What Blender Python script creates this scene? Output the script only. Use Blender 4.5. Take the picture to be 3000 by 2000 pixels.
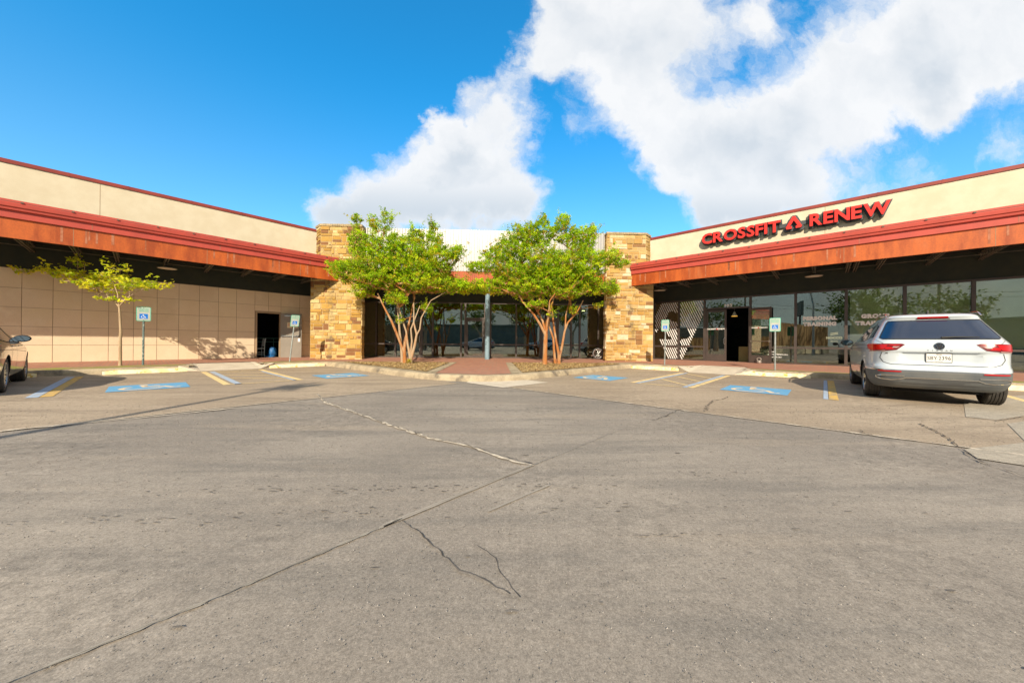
import bpy, bmesh, math, random
from mathutils import Vector, Matrix
from mathutils.geometry import tessellate_polygon
R = math.radians
for o in list(bpy.data.objects): bpy.data.objects.remove(o)
scene = bpy.context.scene
C = scene.collection
rnd = random.Random(7)

# ------------------------------------------------------------------ camera
cam_d = bpy.data.cameras.new('camera'); cam_d.sensor_width = 36; cam_d.lens = 11.95
cam_d.clip_start = .05; cam_d.clip_end = 3000
cam = bpy.data.objects.new('camera', cam_d); C.objects.link(cam)
PSI, PIT, ROL = .0422, .003, .0087
Fw = Vector((math.sin(PSI)*math.cos(PIT), math.cos(PSI)*math.cos(PIT), math.sin(PIT)))
Rt0 = Vector((math.cos(PSI), -math.sin(PSI), 0)); Up0 = Rt0.cross(Fw)
Rt = Rt0*math.cos(ROL) + Up0*math.sin(ROL); Up = Rt.cross(Fw)
M3 = Matrix((Rt, Up, -Fw)).transposed()
cam.matrix_world = Matrix.Translation((0, 0, 1.02)) @ M3.to_4x4()
scene.camera = cam
scene.render.engine = 'CYCLES'
scene.view_settings.view_transform = 'Standard'; scene.view_settings.look = 'None'
scene.view_settings.exposure = .56; scene.view_settings.gamma = 1
scene.cycles.max_bounces = 8; scene.cycles.transparent_max_bounces = 16
scene.cycles.sample_clamp_indirect = 6

# ------------------------------------------------------------------ sun + sky
SUN_TO = Vector((-.14, -1.0, .62)).normalized()          # towards the sun
sd = bpy.data.lights.new('sun', 'SUN'); sd.energy = 3.9; sd.angle = R(.55); sd.color = (1, .86, .66)
so = bpy.data.objects.new('sun', sd); C.objects.link(so)
so.rotation_euler = SUN_TO.to_track_quat('Z', 'Y').to_euler(); so.location = (-5, -30, 30)

world = bpy.data.worlds.new('World'); scene.world = world; world.use_nodes = True
nt = world.node_tree; nt.nodes.clear(); N = nt.nodes; L = nt.links
def nd(t, **k):
    n = N.new(t)
    for a, b in k.items(): setattr(n, a, b)
    return n
def mth(op, a, b=None, c=None, clamp=False):
    n = nd('ShaderNodeMath', operation=op, use_clamp=clamp)
    for i, v in enumerate((a, b, c)):
        if v is None: continue
        if isinstance(v, (int, float)): n.inputs[i].default_value = v
        else: L.new(v, n.inputs[i])
    return n.outputs[0]
def vmth(op, a, b, out=0):
    n = nd('ShaderNodeVectorMath', operation=op)
    for i, v in enumerate((a, b)):
        if v is None: continue
        if isinstance(v, (tuple, list)): n.inputs[i].default_value = v
        else: L.new(v, n.inputs[i])
    return n.outputs[out]
def mrange(v, a, b, c, d, smooth=True):
    n = nd('ShaderNodeMapRange', interpolation_type='SMOOTHSTEP' if smooth else 'LINEAR')
    L.new(v, n.inputs[0])
    for i, x in enumerate((a, b, c, d)): n.inputs[i+1].default_value = x
    return n.outputs[0]
def mixc(f, a, b, mode='MIX'):
    n = nd('ShaderNodeMix', data_type='RGBA', blend_type=mode)
    for s, v in ((0, f), (6, a), (7, b)):
        if isinstance(v, (int, float)): n.inputs[s].default_value = v
        elif isinstance(v, tuple): n.inputs[s].default_value = (*v, 1) if len(v) == 3 else v
        else: L.new(v, n.inputs[s])
    return n.outputs[2]
sky = nd('ShaderNodeTexSky', sky_type='NISHITA', sun_disc=False)
sky.sun_elevation = math.asin(SUN_TO.z); sky.sun_rotation = math.pi + math.atan2(.14, 1.0)
sky.air_density = 1.0; sky.dust_density = .9; sky.ozone_density = 2.2
tc = nd('ShaderNodeTexCoord'); D = tc.outputs['Generated']
sx = nd('ShaderNodeSeparateXYZ'); L.new(D, sx.inputs[0])
ay = mth('MAXIMUM', mth('ABSOLUTE', sx.outputs[1]), .04)
u = mth('DIVIDE', sx.outputs[0], ay); v = mth('DIVIDE', mth('MAXIMUM', sx.outputs[2], 0.0), ay)
cb = nd('ShaderNodeCombineXYZ'); L.new(u, cb.inputs[0]); L.new(v, cb.inputs[1]); UV = cb.outputs[0]
def noise(vec, scale, detail=6, rough=.55, out=0):
    n = nd('ShaderNodeTexNoise'); n.inputs['Scale'].default_value = scale
    n.inputs['Detail'].default_value = detail; n.inputs['Roughness'].default_value = rough
    L.new(vec, n.inputs['Vector']); return n.outputs[out]
w1 = vmth('MULTIPLY', vmth('SUBTRACT', noise(UV, 5.5, 5, .6, 1), (.5, .5, .5)), (.2, .2, 0))
w2 = vmth('MULTIPLY', vmth('SUBTRACT', noise(UV, 17, 6, .62, 1), (.5, .5, .5)), (.075, .075, 0))
UVw = vmth('ADD', vmth('ADD', UV, w1), w2)
BL = [(-.17,.44,.17,1),(-.05,.43,.19,1),(-.31,.41,.14,1),(-.4,.39,.12,.9),(-.48,.35,.1,.9),(.05,.44,.13,.9),(-.18,.66,.06,.9),(-.13,.61,.09,1),(-.11,.54,.14,1),(-.04,.69,.09,.55),(.05,.68,.1,.65),(-.34,.54,.06,.5),(-.03,.77,.08,.4),(.07,.58,.1,.45),(.11,.85,.1,.9),(.2,.93,.14,1),(.33,.89,.19,.9),(.46,.92,.23,.9),(.66,.96,.2,.8),(.81,.99,.11,.6),(.4,.74,.14,.8),(.46,.64,.17,1),(.6,.61,.2,1),(.73,.58,.19,1),(.54,.51,.13,.9),(.87,.65,.22,1),(1.0,.75,.24,1),(1.21,.84,.25,1),(1.43,.92,.27,1),(1.6,1.05,.3,1),(1.12,.66,.12,.6),(1.36,.74,.13,.7),(.25,.65,.08,.4),(.65,.45,.09,.5),(.73,.40,.12,1.1),(.87,.46,.12,1.1),(.98,.45,.1,1.0),(1.12,.47,.12,.8),(.62,.36,.09,1.0),(1.3,.52,.12,.6),(-.52,.42,.07,.5),(-.42,.5,.06,.5),(1.6,.62,.09,.5),(1.53,.58,.06,.45),(.04,.78,.07,.6),(-.08,.72,.05,.5),(.0,.62,.08,.6),(.2,.7,.09,.45),(-.25,.56,.06,.5),(-.92,.43,.06,.25),(-.83,.42,.04,.2),(.32,1.1,.3,.9),(1.2,1.25,.5,.9),(2.1,.9,.6,.8),(-1.9,.8,.4,.6),(3.5,.6,1.2,.7)]
F = None
for bx_, bv_, br_, bw_ in BL:
    dst = nd('ShaderNodeVectorMath', operation='DISTANCE'); L.new(UVw, dst.inputs[0]); dst.inputs[1].default_value = (bx_, bv_, 0)
    val = mrange(dst.outputs['Value'], 0, br_*1.3, bw_, 0)
    F = val if F is None else mth('ADD', F, val)
fine = noise(UVw, 7, 12, .70)
dens = mrange(mth('ADD', F, mth('MULTIPLY', mth('SUBTRACT', fine, .5), 1.35)), .30, 1.22, 0, 1)
big = noise(UV, 2.6, 4, .5)
shade = mrange(mth('ADD', mth('MULTIPLY', F, .25), big), .78, 1.45, 0, .85)
low = mrange(v, .52, .36, 0, .55)
shade = mth('ADD', shade, mth('MULTIPLY', mth('SUBTRACT', .56, noise(UVw, 4.0, 10, .6)), .8), clamp=True)
shade = mth('MAXIMUM', shade, mth('MULTIPLY', low, mrange(F, .5, 1.6, 0, 1)))
cloud = mixc(shade, (1.0, 1.0, 1.0), (.42, .53, .64))
backf = mth('MULTIPLY', mrange(sx.outputs[1], .42, .08, 0, 1), mrange(noise(D, 2.2, 6, .6), .36, .56, .9, 1))
skyc = mixc(1.0, sky.outputs[0], mixc(mrange(sx.outputs[2], .62, .22, 0, 1), (.13, 1.02, 1.34), (.50, 1.02, 1.16)), 'MULTIPLY')
bg1 = nd('ShaderNodeBackground'); L.new(skyc, bg1.inputs[0]); bg1.inputs[1].default_value = .15
bg2 = nd('ShaderNodeBackground'); L.new(cloud, bg2.inputs[0]); bg2.inputs[1].default_value = .67
mx = nd('ShaderNodeMixShader'); L.new(mth('MULTIPLY', dens, .95), mx.inputs[0]); L.new(bg1.outputs[0], mx.inputs[1]); L.new(bg2.outputs[0], mx.inputs[2])
bg3 = nd('ShaderNodeBackground'); L.new(mixc(mrange(noise(D, 3.1, 6, .6), .35, .65, 0, 1), (.33, .36, .38), (.60, .60, .58)), bg3.inputs[0]); bg3.inputs[1].default_value = .72
mx2 = nd('ShaderNodeMixShader'); L.new(backf, mx2.inputs[0]); L.new(mx.outputs[0], mx2.inputs[1]); L.new(bg3.outputs[0], mx2.inputs[2])
wo = nd('ShaderNodeOutputWorld'); L.new(mx2.outputs[0], wo.inputs[0])

# ------------------------------------------------------------------ materials
MATS = {}
def mat(name, c1, c2=None, scale=3.0, lo=.35, hi=.65, detail=6, rough=.8, metal=0.0, bump=0.0, bscale=60.0,
        stretch=(1, 1, 1), attr=None, c3=None, scale3=.6, lo3=.5, hi3=.7, spec=.5, speck=0.0, speckscale=90.0, coat=0.0, emit=0.0, trans=0.0, rot=0.0, rough2=None):
    if name in MATS: return MATS[name]
    global N, L
    m = bpy.data.materials.new(name); m.use_nodes = True
    N = m.node_tree.nodes; L = m.node_tree.links; N.clear()
    out = nd('ShaderNodeOutputMaterial'); b = nd('ShaderNodeBsdfPrincipled')
    tcx = nd('ShaderNodeTexCoord'); mp = nd('ShaderNodeMapping'); L.new(tcx.outputs['Object'], mp.inputs[0])
    mp.inputs['Scale'].default_value = stretch; mp.inputs['Rotation'].default_value = (0, 0, rot)
    V = mp.outputs[0]
    col = None
    if attr:
        at = nd('ShaderNodeAttribute', attribute_name=attr); col = at.outputs['Color']
        if c1 is not None: col = mixc(1.0, col, c1, 'MULTIPLY')
    if c2 is not None:
        f = mrange(noise(V, scale, detail, .6), lo, hi, 0, 1)
        col = mixc(f, col if col is not None else c1, c2) if not attr else mixc(f, col, mixc(1.0, col, c2, 'MULTIPLY'))
        if rough2 is not None: L.new(mrange(f, 0, 1, rough, rough2), b.inputs['Roughness'])
    if c3 is not None:
        f = mrange(noise(V, scale3, 5, .62), lo3, hi3, 0, 1)
        col = mixc(f, col if col is not None else c1, c3)
    if speck:
        f = mrange(noise(tcx.outputs['Object'], speckscale, 3, .7), .35, .65, 1-speck, 1+speck, False)
        cc = nd('ShaderNodeCombineColor'); [L.new(f, cc.inputs[i]) for i in range(3)]
        col = mixc(1.0, col if col is not None else c1, cc.outputs[0], 'MULTIPLY')
    if col is None: b.inputs['Base Color'].default_value = (*c1, 1)
    else: L.new(col, b.inputs['Base Color'])
    if rough2 is None: b.inputs['Roughness'].default_value = rough
    b.inputs['Metallic'].default_value = metal
    b.inputs['Specular IOR Level'].default_value = spec
    b.inputs['Coat Weight'].default_value = coat; b.inputs['Coat Roughness'].default_value = .03
    if emit:
        b.inputs['Emission Color'].default_value = (*c1, 1); b.inputs['Emission Strength'].default_value = emit
    if bump:
        bp = nd('ShaderNodeBump'); bp.inputs['Strength'].default_value = bump; bp.inputs['Distance'].default_value = .01
        L.new(noise(V, bscale, 6, .65), bp.inputs['Height']); L.new(bp.outputs[0], b.inputs['Normal'])
    surf = b.outputs[0]
    if trans:
        t = nd('ShaderNodeBsdfTranslucent'); L.new(mixc(1.0, col if col is not None else c1, (1.5, 1.5, .7), 'MULTIPLY'), t.inputs[0])
        ms = nd('ShaderNodeMixShader'); ms.inputs[0].default_value = trans; L.new(surf, ms.inputs[1]); L.new(t.outputs[0], ms.inputs[2]); surf = ms.outputs[0]
    L.new(surf, out.inputs[0]); MATS[name] = m; return m
def glass(name, tint=(.5, .55, .5), refl=(.9, .95, .92), lo=.12, power=.0, wav=0.0):
    global N, L
    if name in MATS: return MATS[name]
    m = bpy.data.materials.new(name); m.use_nodes = True
    N = m.node_tree.nodes; L = m.node_tree.links; N.clear()
    out = nd('ShaderNodeOutputMaterial'); fr = nd('ShaderNodeFresnel'); fr.inputs[0].default_value = 1.5
    f = mth('ADD', mth('MULTIPLY', fr.outputs[0], 1.6), lo, clamp=True)
    g = nd('ShaderNodeBsdfGlossy'); g.inputs['Color'].default_value = (*refl, 1); g.inputs['Roughness'].default_value = 0.0
    if wav:
        tcx = nd('ShaderNodeTexCoord'); bp = nd('ShaderNodeBump'); bp.inputs['Strength'].default_value = wav; bp.inputs['Distance'].default_value = .01
        L.new(noise(tcx.outputs['Object'], 1.3, 2, .4), bp.inputs['Height']); L.new(bp.outputs[0], g.inputs['Normal'])
    t = nd('ShaderNodeBsdfTransparent'); t.inputs[0].default_value = (*tint, 1)
    ms = nd('ShaderNodeMixShader'); L.new(f, ms.inputs[0]); L.new(t.outputs[0], ms.inputs[1]); L.new(g.outputs[0], ms.inputs[2])
    L.new(ms.outputs[0], out.inputs[0]); MATS[name] = m; return m

# ------------------------------------------------------------------ object helpers
def tag(o, label=None, cat=None, group=None, kind=None):
    if label: o['label'] = label
    if cat: o['category'] = cat
    if group: o['group'] = group
    if kind: o['kind'] = kind
    return o
def empty(name, loc=(0, 0, 0), rz=0.0, parent=None):
    o = bpy.data.objects.new(name, None); C.objects.link(o); o.location = loc; o.rotation_euler = (0, 0, rz)
    o.empty_display_size = .1
    if parent: o.parent = parent
    return o
ID = lambda x, y, z: (x, y, z)
K = math.sqrt(.5)
LW = lambda s, d, z: ((s-d)*K, (s+d)*K, z)      # left wing: s along the wall, d away from the origin
RW = lambda s, d, z: ((d+s)*K, (d-s)*K, z)      # right wing
class MB:
    def __init__(s): s.bm = bmesh.new(); s.col = None; s.mi = 0; s.c = (1, 1, 1, 1)
    def color(s, c):
        if s.col is None: s.col = s.bm.loops.layers.float_color.new('Col')
        s.c = (*c, 1)
    def face(s, vs):
        try: f = s.bm.faces.new(vs)
        except ValueError: return None
        f.material_index = s.mi
        if s.col is not None:
            for l in f.loops: l[s.col] = s.c
        return f
    def vert(s, p): return s.bm.verts.new(p)
    def poly(s, pts): return s.face([s.vert(p) for p in pts])
    def box(s, a, b, f=ID):
        x0, y0, z0 = a; x1, y1, z1 = b
        v = [s.vert(f(x, y, z)) for z in (z0, z1) for x, y in ((x0, y0), (x1, y0), (x1, y1), (x0, y1))]
        for q in ((0, 3, 2, 1), (4, 5, 6, 7), (0, 1, 5, 4), (1, 2, 6, 5), (2, 3, 7, 6), (3, 0, 4, 7)): s.face([v[i] for i in q])
        return s
    def prism(s, pts, ext, f=ID, cap=True):          # pts: list of 3D local, ext: vector
        n = len(pts); a = [s.vert(f(*p)) for p in pts]; b = [s.vert(f(p[0]+ext[0], p[1]+ext[1], p[2]+ext[2])) for p in pts]
        for i in range(n): s.face([a[i], a[(i+1) % n], b[(i+1) % n], b[i]])
        if cap: s.face(a[::-1]); s.face(b)
        return s
    def tube(s, pts, r, n=8, cap=True, f=ID):
        pts = [Vector(f(*p)) for p in pts]
        rr = r if isinstance(r, (list, tuple)) else [r]*len(pts)
        rings = []; up = None
        for i, p in enumerate(pts):
            t = (pts[min(i+1, len(pts)-1)] - pts[max(i-1, 0)])
            if t.length < 1e-7: t = Vector((0, 0, 1))
            t.normalize()
            if up is None: up = t.orthogonal()
            a = (up - t*up.dot(t));
            if a.length < 1e-6: a = t.orthogonal()
            a.normalize(); up = a; b = t.cross(a)
            rings.append([s.vert(p + (a*math.cos(2*math.pi*k/n) + b*math.sin(2*math.pi*k/n))*rr[i]) for k in range(n)])
        for i in range(len(rings)-1):
            for k in range(n): s.face([rings[i][k], rings[i][(k+1) % n], rings[i+1][(k+1) % n], rings[i+1][k]])
        if cap: s.face(rings[0][::-1]); s.face(rings[-1])
        return s
    def lathe(s, prof, n=24, axis='z', loc=(0, 0, 0), f=ID, closed=False):
        rings = []
        for r, h in prof:
            ring = []
            for k in range(n):
                c, q = r*math.cos(2*math.pi*k/n), r*math.sin(2*math.pi*k/n)
                p = (c, q, h) if axis == 'z' else ((h, c, q) if axis == 'x' else (c, h, q))
                ring.append(s.vert(f(p[0]+loc[0], p[1]+loc[1], p[2]+loc[2])))
            rings.append(ring)
        m = len(rings)
        for i in range(m if closed else m-1):
            for k in range(n): s.face([rings[i][k], rings[i][(k+1) % n], rings[(i+1) % m][(k+1) % n], rings[(i+1) % m][k]])
        if not closed: s.face(rings[0][::-1]); s.face(rings[-1])
        return s
    def ball(s, c, r, f=ID, nu=12, nv=8):
        rx, ry, rz = r if isinstance(r, tuple) else (r, r, r)
        prof = []
        rings = []
        for j in range(1, nv):
            th = math.pi*j/nv
            rings.append([s.vert(f(c[0]+rx*math.sin(th)*math.cos(2*math.pi*k/nu), c[1]+ry*math.sin(th)*math.sin(2*math.pi*k/nu), c[2]+rz*math.cos(th))) for k in range(nu)])
        t = s.vert(f(c[0], c[1], c[2]+rz)); b = s.vert(f(c[0], c[1], c[2]-rz))
        for k in range(nu):
            s.face([t, rings[0][k], rings[0][(k+1) % nu]]); s.face([b, rings[-1][(k+1) % nu], rings[-1][k]])
            for j in range(len(rings)-1): s.face([rings[j][k], rings[j+1][k], rings[j+1][(k+1) % nu], rings[j][(k+1) % nu]])
        return s
    def build(s, name, mats, parent=None, smooth=None, label=None, bevel=0, recalc=True, local=None):
        if recalc: bmesh.ops.recalc_face_normals(s.bm, faces=s.bm.faces[:])
        if bevel: bmesh.ops.bevel(s.bm, geom=[e for e in s.bm.edges if len(e.link_faces) == 2 and e.calc_face_angle(0) > .5], offset=bevel, segments=2, affect='EDGES', profile=.6)
        if smooth is not None:
            for f in s.bm.faces: f.smooth = True
            for e in s.bm.edges: e.smooth = not (len(e.link_faces) != 2 or e.calc_face_angle(0) > R(smooth))
        me = bpy.data.meshes.new(name); s.bm.to_mesh(me); s.bm.free()
        for m in (mats if isinstance(mats, (list, tuple)) else [mats]): me.materials.append(m)
        o = bpy.data.objects.new(name, me); C.objects.link(o)
        if parent: o.parent = parent
        if label: o['label'] = label
        return o
def patch(mb, poly, fn, grid=.1, off=0.0):
    """triangulated planar polygon (a,b) cut on a grid, mapped by fn(a,b)->point"""
    b = bmesh.new(); vs_ = [b.verts.new((p[0], p[1], 0)) for p in poly]
    for t3 in tessellate_polygon([[Vector((p[0], p[1], 0)) for p in poly]]):
        try: b.faces.new([vs_[i] for i in t3])
        except ValueError: pass
    xs = [p[0] for p in poly]; ys = [p[1] for p in poly]
    for ax, lo, hi in ((0, min(xs), max(xs)), (1, min(ys), max(ys))):
        t = lo + grid
        while t < hi:
            co = (t, 0, 0) if ax == 0 else (0, t, 0); no = (1, 0, 0) if ax == 0 else (0, 1, 0)
            bmesh.ops.bisect_plane(b, geom=b.verts[:]+b.edges[:]+b.faces[:], plane_co=co, plane_no=no); t += grid
    m = {v: mb.vert(fn(v.co.x, v.co.y)) for v in b.verts}
    for f in b.faces: mb.face([m[v] for v in f.verts])
    b.free(); return mb
def ribbon(mb, pts, w, fn=lambda a, b: (a, b, 0), closed=False):
    pts = [Vector((p[0], p[1])) for p in pts]; n = len(pts); A = []
    for i, p in enumerate(pts):
        q0 = pts[(i-1) % n] if (closed or i > 0) else p; q1 = pts[(i+1) % n] if (closed or i < n-1) else p
        t = q1-q0
        if t.length < 1e-9: t = Vector((1, 0))
        t.normalize(); nn = Vector((-t.y, t.x)); ww = (w[i] if isinstance(w, (list, tuple)) else w)/2
        A.append((mb.vert(fn(*(p+nn*ww))), mb.vert(fn(*(p-nn*ww)))))
    for i in range(n if closed else n-1): mb.face([A[i][0], A[i][1], A[(i+1) % n][1], A[(i+1) % n][0]])
    return mb
def text_mb(txt, size, fn, depth=0.0, offset=0.0, spacing=1.0, sx=1.0, align='CENTER', font_shear=0.0):
    """text as a mesh, letters lie in (a,b) plane, depth toward +c; fn(a,b,c)->point"""
    cu = bpy.data.curves.new('t', 'FONT'); cu.body = txt; cu.size = size; cu.extrude = depth/2; cu.offset = offset; cu.space_character = spacing
    cu.align_x = align; cu.resolution_u = 3
    ob = bpy.data.objects.new('t', cu); C.objects.link(ob)
    dg = bpy.context.evaluated_depsgraph_get(); me = bpy.data.meshes.new_from_object(ob.evaluated_get(dg))
    mb = MB(); mb.bm.from_mesh(me)
    for vv in mb.bm.verts: vv.co = Vector(fn(vv.co.x*sx, vv.co.y, vv.co.z + depth/2))
    bpy.data.objects.remove(ob); bpy.data.curves.remove(cu); bpy.data.meshes.remove(me)
    return mb
def copy_tree(o, parent=None):
    c = o.copy(); C.objects.link(c); c.parent = parent
    for ch in [q for q in bpy.data.objects if q.parent == o]: copy_tree(ch, c)
    return c
def wheelchair(mb, fn, s=1.0, w=.07):
    """access symbol in a unit box, a right b up"""
    hd = [(.42+.065*math.cos(t*math.pi/6), .86+.065*math.sin(t*math.pi/6)) for t in range(12)]
    q = lambda a, b: fn((a-.5)*s, (b-.5)*s)
    mb.poly([q(*p) for p in hd])
    ribbon(mb, [(.42, .76), (.44, .46), (.68, .46), (.80, .16), (.90, .20)], w*1.25, q)
    ribbon(mb, [(.43, .62), (.64, .62)], w, q)
    ribbon(mb, [(.40+.26*math.cos(R(a)), .34+.26*math.sin(R(a))) for a in range(120, 355, 15)], w, q)
# ------------------------------------------------------------------ material set
def ground_mat(name, ca, cb, cdark, cwarm, lane=(.22, 1.5, 1), rot=0.0):
    """worn concrete: broad tone patches, long drag streaks, exposed-aggregate mottling and grain"""
    global N, L
    m = bpy.data.materials.new(name); m.use_nodes = True; N = m.node_tree.nodes; L = m.node_tree.links; N.clear()
    out = nd('ShaderNodeOutputMaterial'); b = nd('ShaderNodeBsdfPrincipled'); tcx = nd('ShaderNodeTexCoord'); P = tcx.outputs['Object']
    mp = nd('ShaderNodeMapping'); L.new(P, mp.inputs[0]); mp.inputs['Scale'].default_value = lane; mp.inputs['Rotation'].default_value = (0, 0, rot); S = mp.outputs[0]
    col = mixc(mrange(noise(P, .35, 5, .55), .38, .64, 0, 1), ca, cb)
    col = mixc(mrange(noise(S, 1.6, 10, .68), .44, .66, 0, .75), col, cdark)
    col = mixc(mrange(noise(S, 1.1, 8, .62, 0), .52, .74, 0, .6), col, cwarm)
    mott = mrange(noise(P, 9, 10, .78), .33, .67, .66, 1.26, False); gr = mth('MULTIPLY', mrange(noise(P, 62, 4, .85), .3, .7, .66, 1.34, False), mrange(noise(P, 17, 4, .8), .3, .7, .88, 1.12, False))
    gr = mth('MULTIPLY', gr, mrange(noise(P, 190, 3, .9), .3, .7, .62, 1.38, False))
    pits = mrange(noise(P, 95, 3, .75), .60, .68, 0, .62); chips = mrange(noise(P, 130, 2, .6), .66, .70, 0, .55)
    patchy = mrange(noise(P, .55, 4, .5), .46, .62, .25, 1)
    v3 = mth('MULTIPLY', mth('ADD', mth('MULTIPLY', mth('SUBTRACT', mott, 1), patchy), 1), gr)
    cc = nd('ShaderNodeCombineColor'); [L.new(v3, cc.inputs[k]) for k in range(3)]
    full = mixc(chips, mixc(pits, mixc(1.0, col, cc.outputs[0], 'MULTIPLY'), (.11, .10, .09)), (.58, .52, .43))
    L.new(full, b.inputs['Base Color']); b.inputs['Roughness'].default_value = .88; b.inputs['Specular IOR Level'].default_value = .35
    bp = nd('ShaderNodeBump'); bp.inputs['Strength'].default_value = .12; bp.inputs['Distance'].default_value = .006; L.new(noise(P, 110, 4, .7), bp.inputs['Height']); L.new(bp.outputs[0], b.inputs['Normal'])
    L.new(b.outputs[0], out.inputs[0]); MATS[name] = m; return m
m_aisle = ground_mat('worn_concrete', (.285, .253, .218), (.370, .328, .280), (.218, .20, .178), (.42, .352, .278))
m_stall = ground_mat('stall_concrete', (.385, .308, .226), (.455, .37, .276), (.295, .238, .18), (.53, .435, .33), lane=(.25, 1.4, 1))
m_pale = mat('pale_concrete', (.70, .63, .52), (.60, .53, .43), scale=3, rough=.9, speck=.15)
m_patch = mat('pebbled_concrete', (.47, .42, .34), (.37, .33, .27), scale=9, rough=.95, bump=.5, bscale=40, speck=.3)
m_curb = mat('kerb_concrete', (.50, .42, .29), (.33, .27, .19), scale=2.6, lo=.35, hi=.65, rough=.95, bump=.6, bscale=30, c3=(.17, .145, .115), scale3=2.2, lo3=.54, hi3=.7, speck=.25)
m_chip = mat('chipped_joint', (.78, .70, .57), (.52, .45, .36), scale=14, rough=.95, speck=.2)
m_crack = mat('crack_dark', (.055, .05, .045), (.16, .14, .12), scale=9, rough=1)
m_joint = mat('joint_filler', (.40, .37, .32), (.20, .185, .165), scale=2.5, rough=1)
m_dirt = mat('dry_soil', (.54, .39, .19), (.36, .24, .12), scale=7, rough=1, bump=.9, bscale=45, c3=(.55, .42, .22), scale3=5, speck=.3)
m_grass = mat('dry_verge', (.34, .26, .13), (.30, .32, .06), scale=3, lo=.48, hi=.6, rough=1, bump=.9, bscale=50, speck=.3)
m_paintY = mat('yellow_paint', (.78, .50, .12), (.50, .37, .20), scale=7, lo=.42, hi=.62, rough=.8, speck=.12)
m_paintC = mat('cream_paint', (.86, .66, .32), (.42, .36, .27), scale=6, lo=.5, hi=.7, rough=.85, speck=.12)
m_paintB = mat('pale_blue_paint', (.42, .53, .68), (.42, .40, .38), scale=6, lo=.5, hi=.66, rough=.85)
m_blue = mat('blue_paint', (.13, .40, .68), (.26, .46, .62), scale=5, lo=.45, hi=.72, rough=.8, speck=.08)
m_sym = mat('symbol_paint', (.85, .66, .42), (.35, .45, .55), scale=8, lo=.56, hi=.7, rough=.85)
m_stop = mat('stop_paint', (.86, .70, .38), (.92, .84, .62), scale=4, lo=.4, hi=.6, rough=.8, c3=(.72, .45, .05), scale3=6, lo3=.54, hi3=.64, bump=.4, bscale=35)
m_tile = mat('tan_panel', (.82, .67, .48), (.96, .95, .93), scale=2.4, lo=.3, hi=.7, detail=8, rough=.75, attr='Col', c3=(.84, .70, .51), scale3=1.7, speck=.05, speckscale=60)
m_tgap = mat('panel_gap', (.40, .28, .18), rough=.9)
m_stucco = mat('cream_stucco', (.79, .71, .54), (.74, .65, .48), scale=2.2, rough=.95, bump=.25, bscale=90, c3=(.71, .62, .45), scale3=.9, lo3=.5, hi3=.8, speck=.05)
m_coping = mat('coping_metal', (.35, .055, .04), (.27, .045, .035), scale=1.5, rough=.45, spec=.5)
m_red = mat('red_metal', (.56, .085, .06), (.48, .075, .055), scale=2.2, rough=.5, stretch=(1, 1, .3))
m_rust = mat('rusted_steel', (.55, .115, .013), (.36, .066, .012), scale=3.4, lo=.36, hi=.64, detail=9, rough=.55, rough2=.42, stretch=(1, 1, .22), c3=(.52, .16, .055), scale3=1.4, lo3=.56, hi3=.72, speck=.10, speckscale=25, spec=.6)
m_drip = mat('drip_stain', (.50, .20, .11), (.34, .09, .03), scale=5, rough=.6)
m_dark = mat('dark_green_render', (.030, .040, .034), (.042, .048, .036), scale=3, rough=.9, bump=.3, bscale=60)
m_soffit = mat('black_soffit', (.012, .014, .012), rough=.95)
m_joist = mat('joist_steel', (.16, .145, .11), (.09, .085, .07), scale=6, rough=.7)
m_bronze = mat('bronze_frame', (.115, .090, .080), (.090, .075, .07), scale=4, rough=.42, metal=.35)
m_white_metal = mat('corrugated_metal', (.53, .53, .53), (.48, .48, .49), scale=1.2, rough=.38, metal=.25, stretch=(1, 1, .3))
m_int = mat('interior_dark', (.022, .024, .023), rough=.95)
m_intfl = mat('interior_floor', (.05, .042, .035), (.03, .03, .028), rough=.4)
m_glass = glass('storefront_glass', (.88, .92, .84), (.88, .90, .84), .12, wav=.012)
m_glass2 = glass('wavy_storefront_glass', (.62, .68, .60), (.86, .90, .84), .14, wav=.05)
m_decal = mat('white_vinyl', (.96, .96, .95), rough=.6)
m_brick = None
def make_brick():
    global N, L
    m = bpy.data.materials.new('brick_paving'); m.use_nodes = True; N = m.node_tree.nodes; L = m.node_tree.links; N.clear()
    out = nd('ShaderNodeOutputMaterial'); b = nd('ShaderNodeBsdfPrincipled'); b.inputs['Roughness'].default_value = .85
    tcx = nd('ShaderNodeTexCoord'); mp = nd('ShaderNodeMapping'); L.new(tcx.outputs['Object'], mp.inputs[0]); mp.inputs['Rotation'].default_value = (0, 0, R(45))
    br = nd('ShaderNodeTexBrick'); L.new(mp.outputs[0], br.inputs['Vector']); br.inputs['Scale'].default_value = 1
    br.inputs['Color1'].default_value = (.50, .215, .14, 1); br.inputs['Color2'].default_value = (.39, .165, .12, 1); br.inputs['Mortar'].default_value = (.30, .20, .15, 1)
    br.inputs['Brick Width'].default_value = .2; br.inputs['Row Height'].default_value = .1; br.inputs['Mortar Size'].default_value = .008
    col = mixc(mrange(noise(tcx.outputs['Object'], 2.2, 6, .6), .35, .7, 0, .55), br.outputs[0], (.42, .25, .18))
    L.new(col, b.inputs['Base Color']); L.new(b.outputs[0], out.inputs[0]); return m
m_brick = make_brick()

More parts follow.
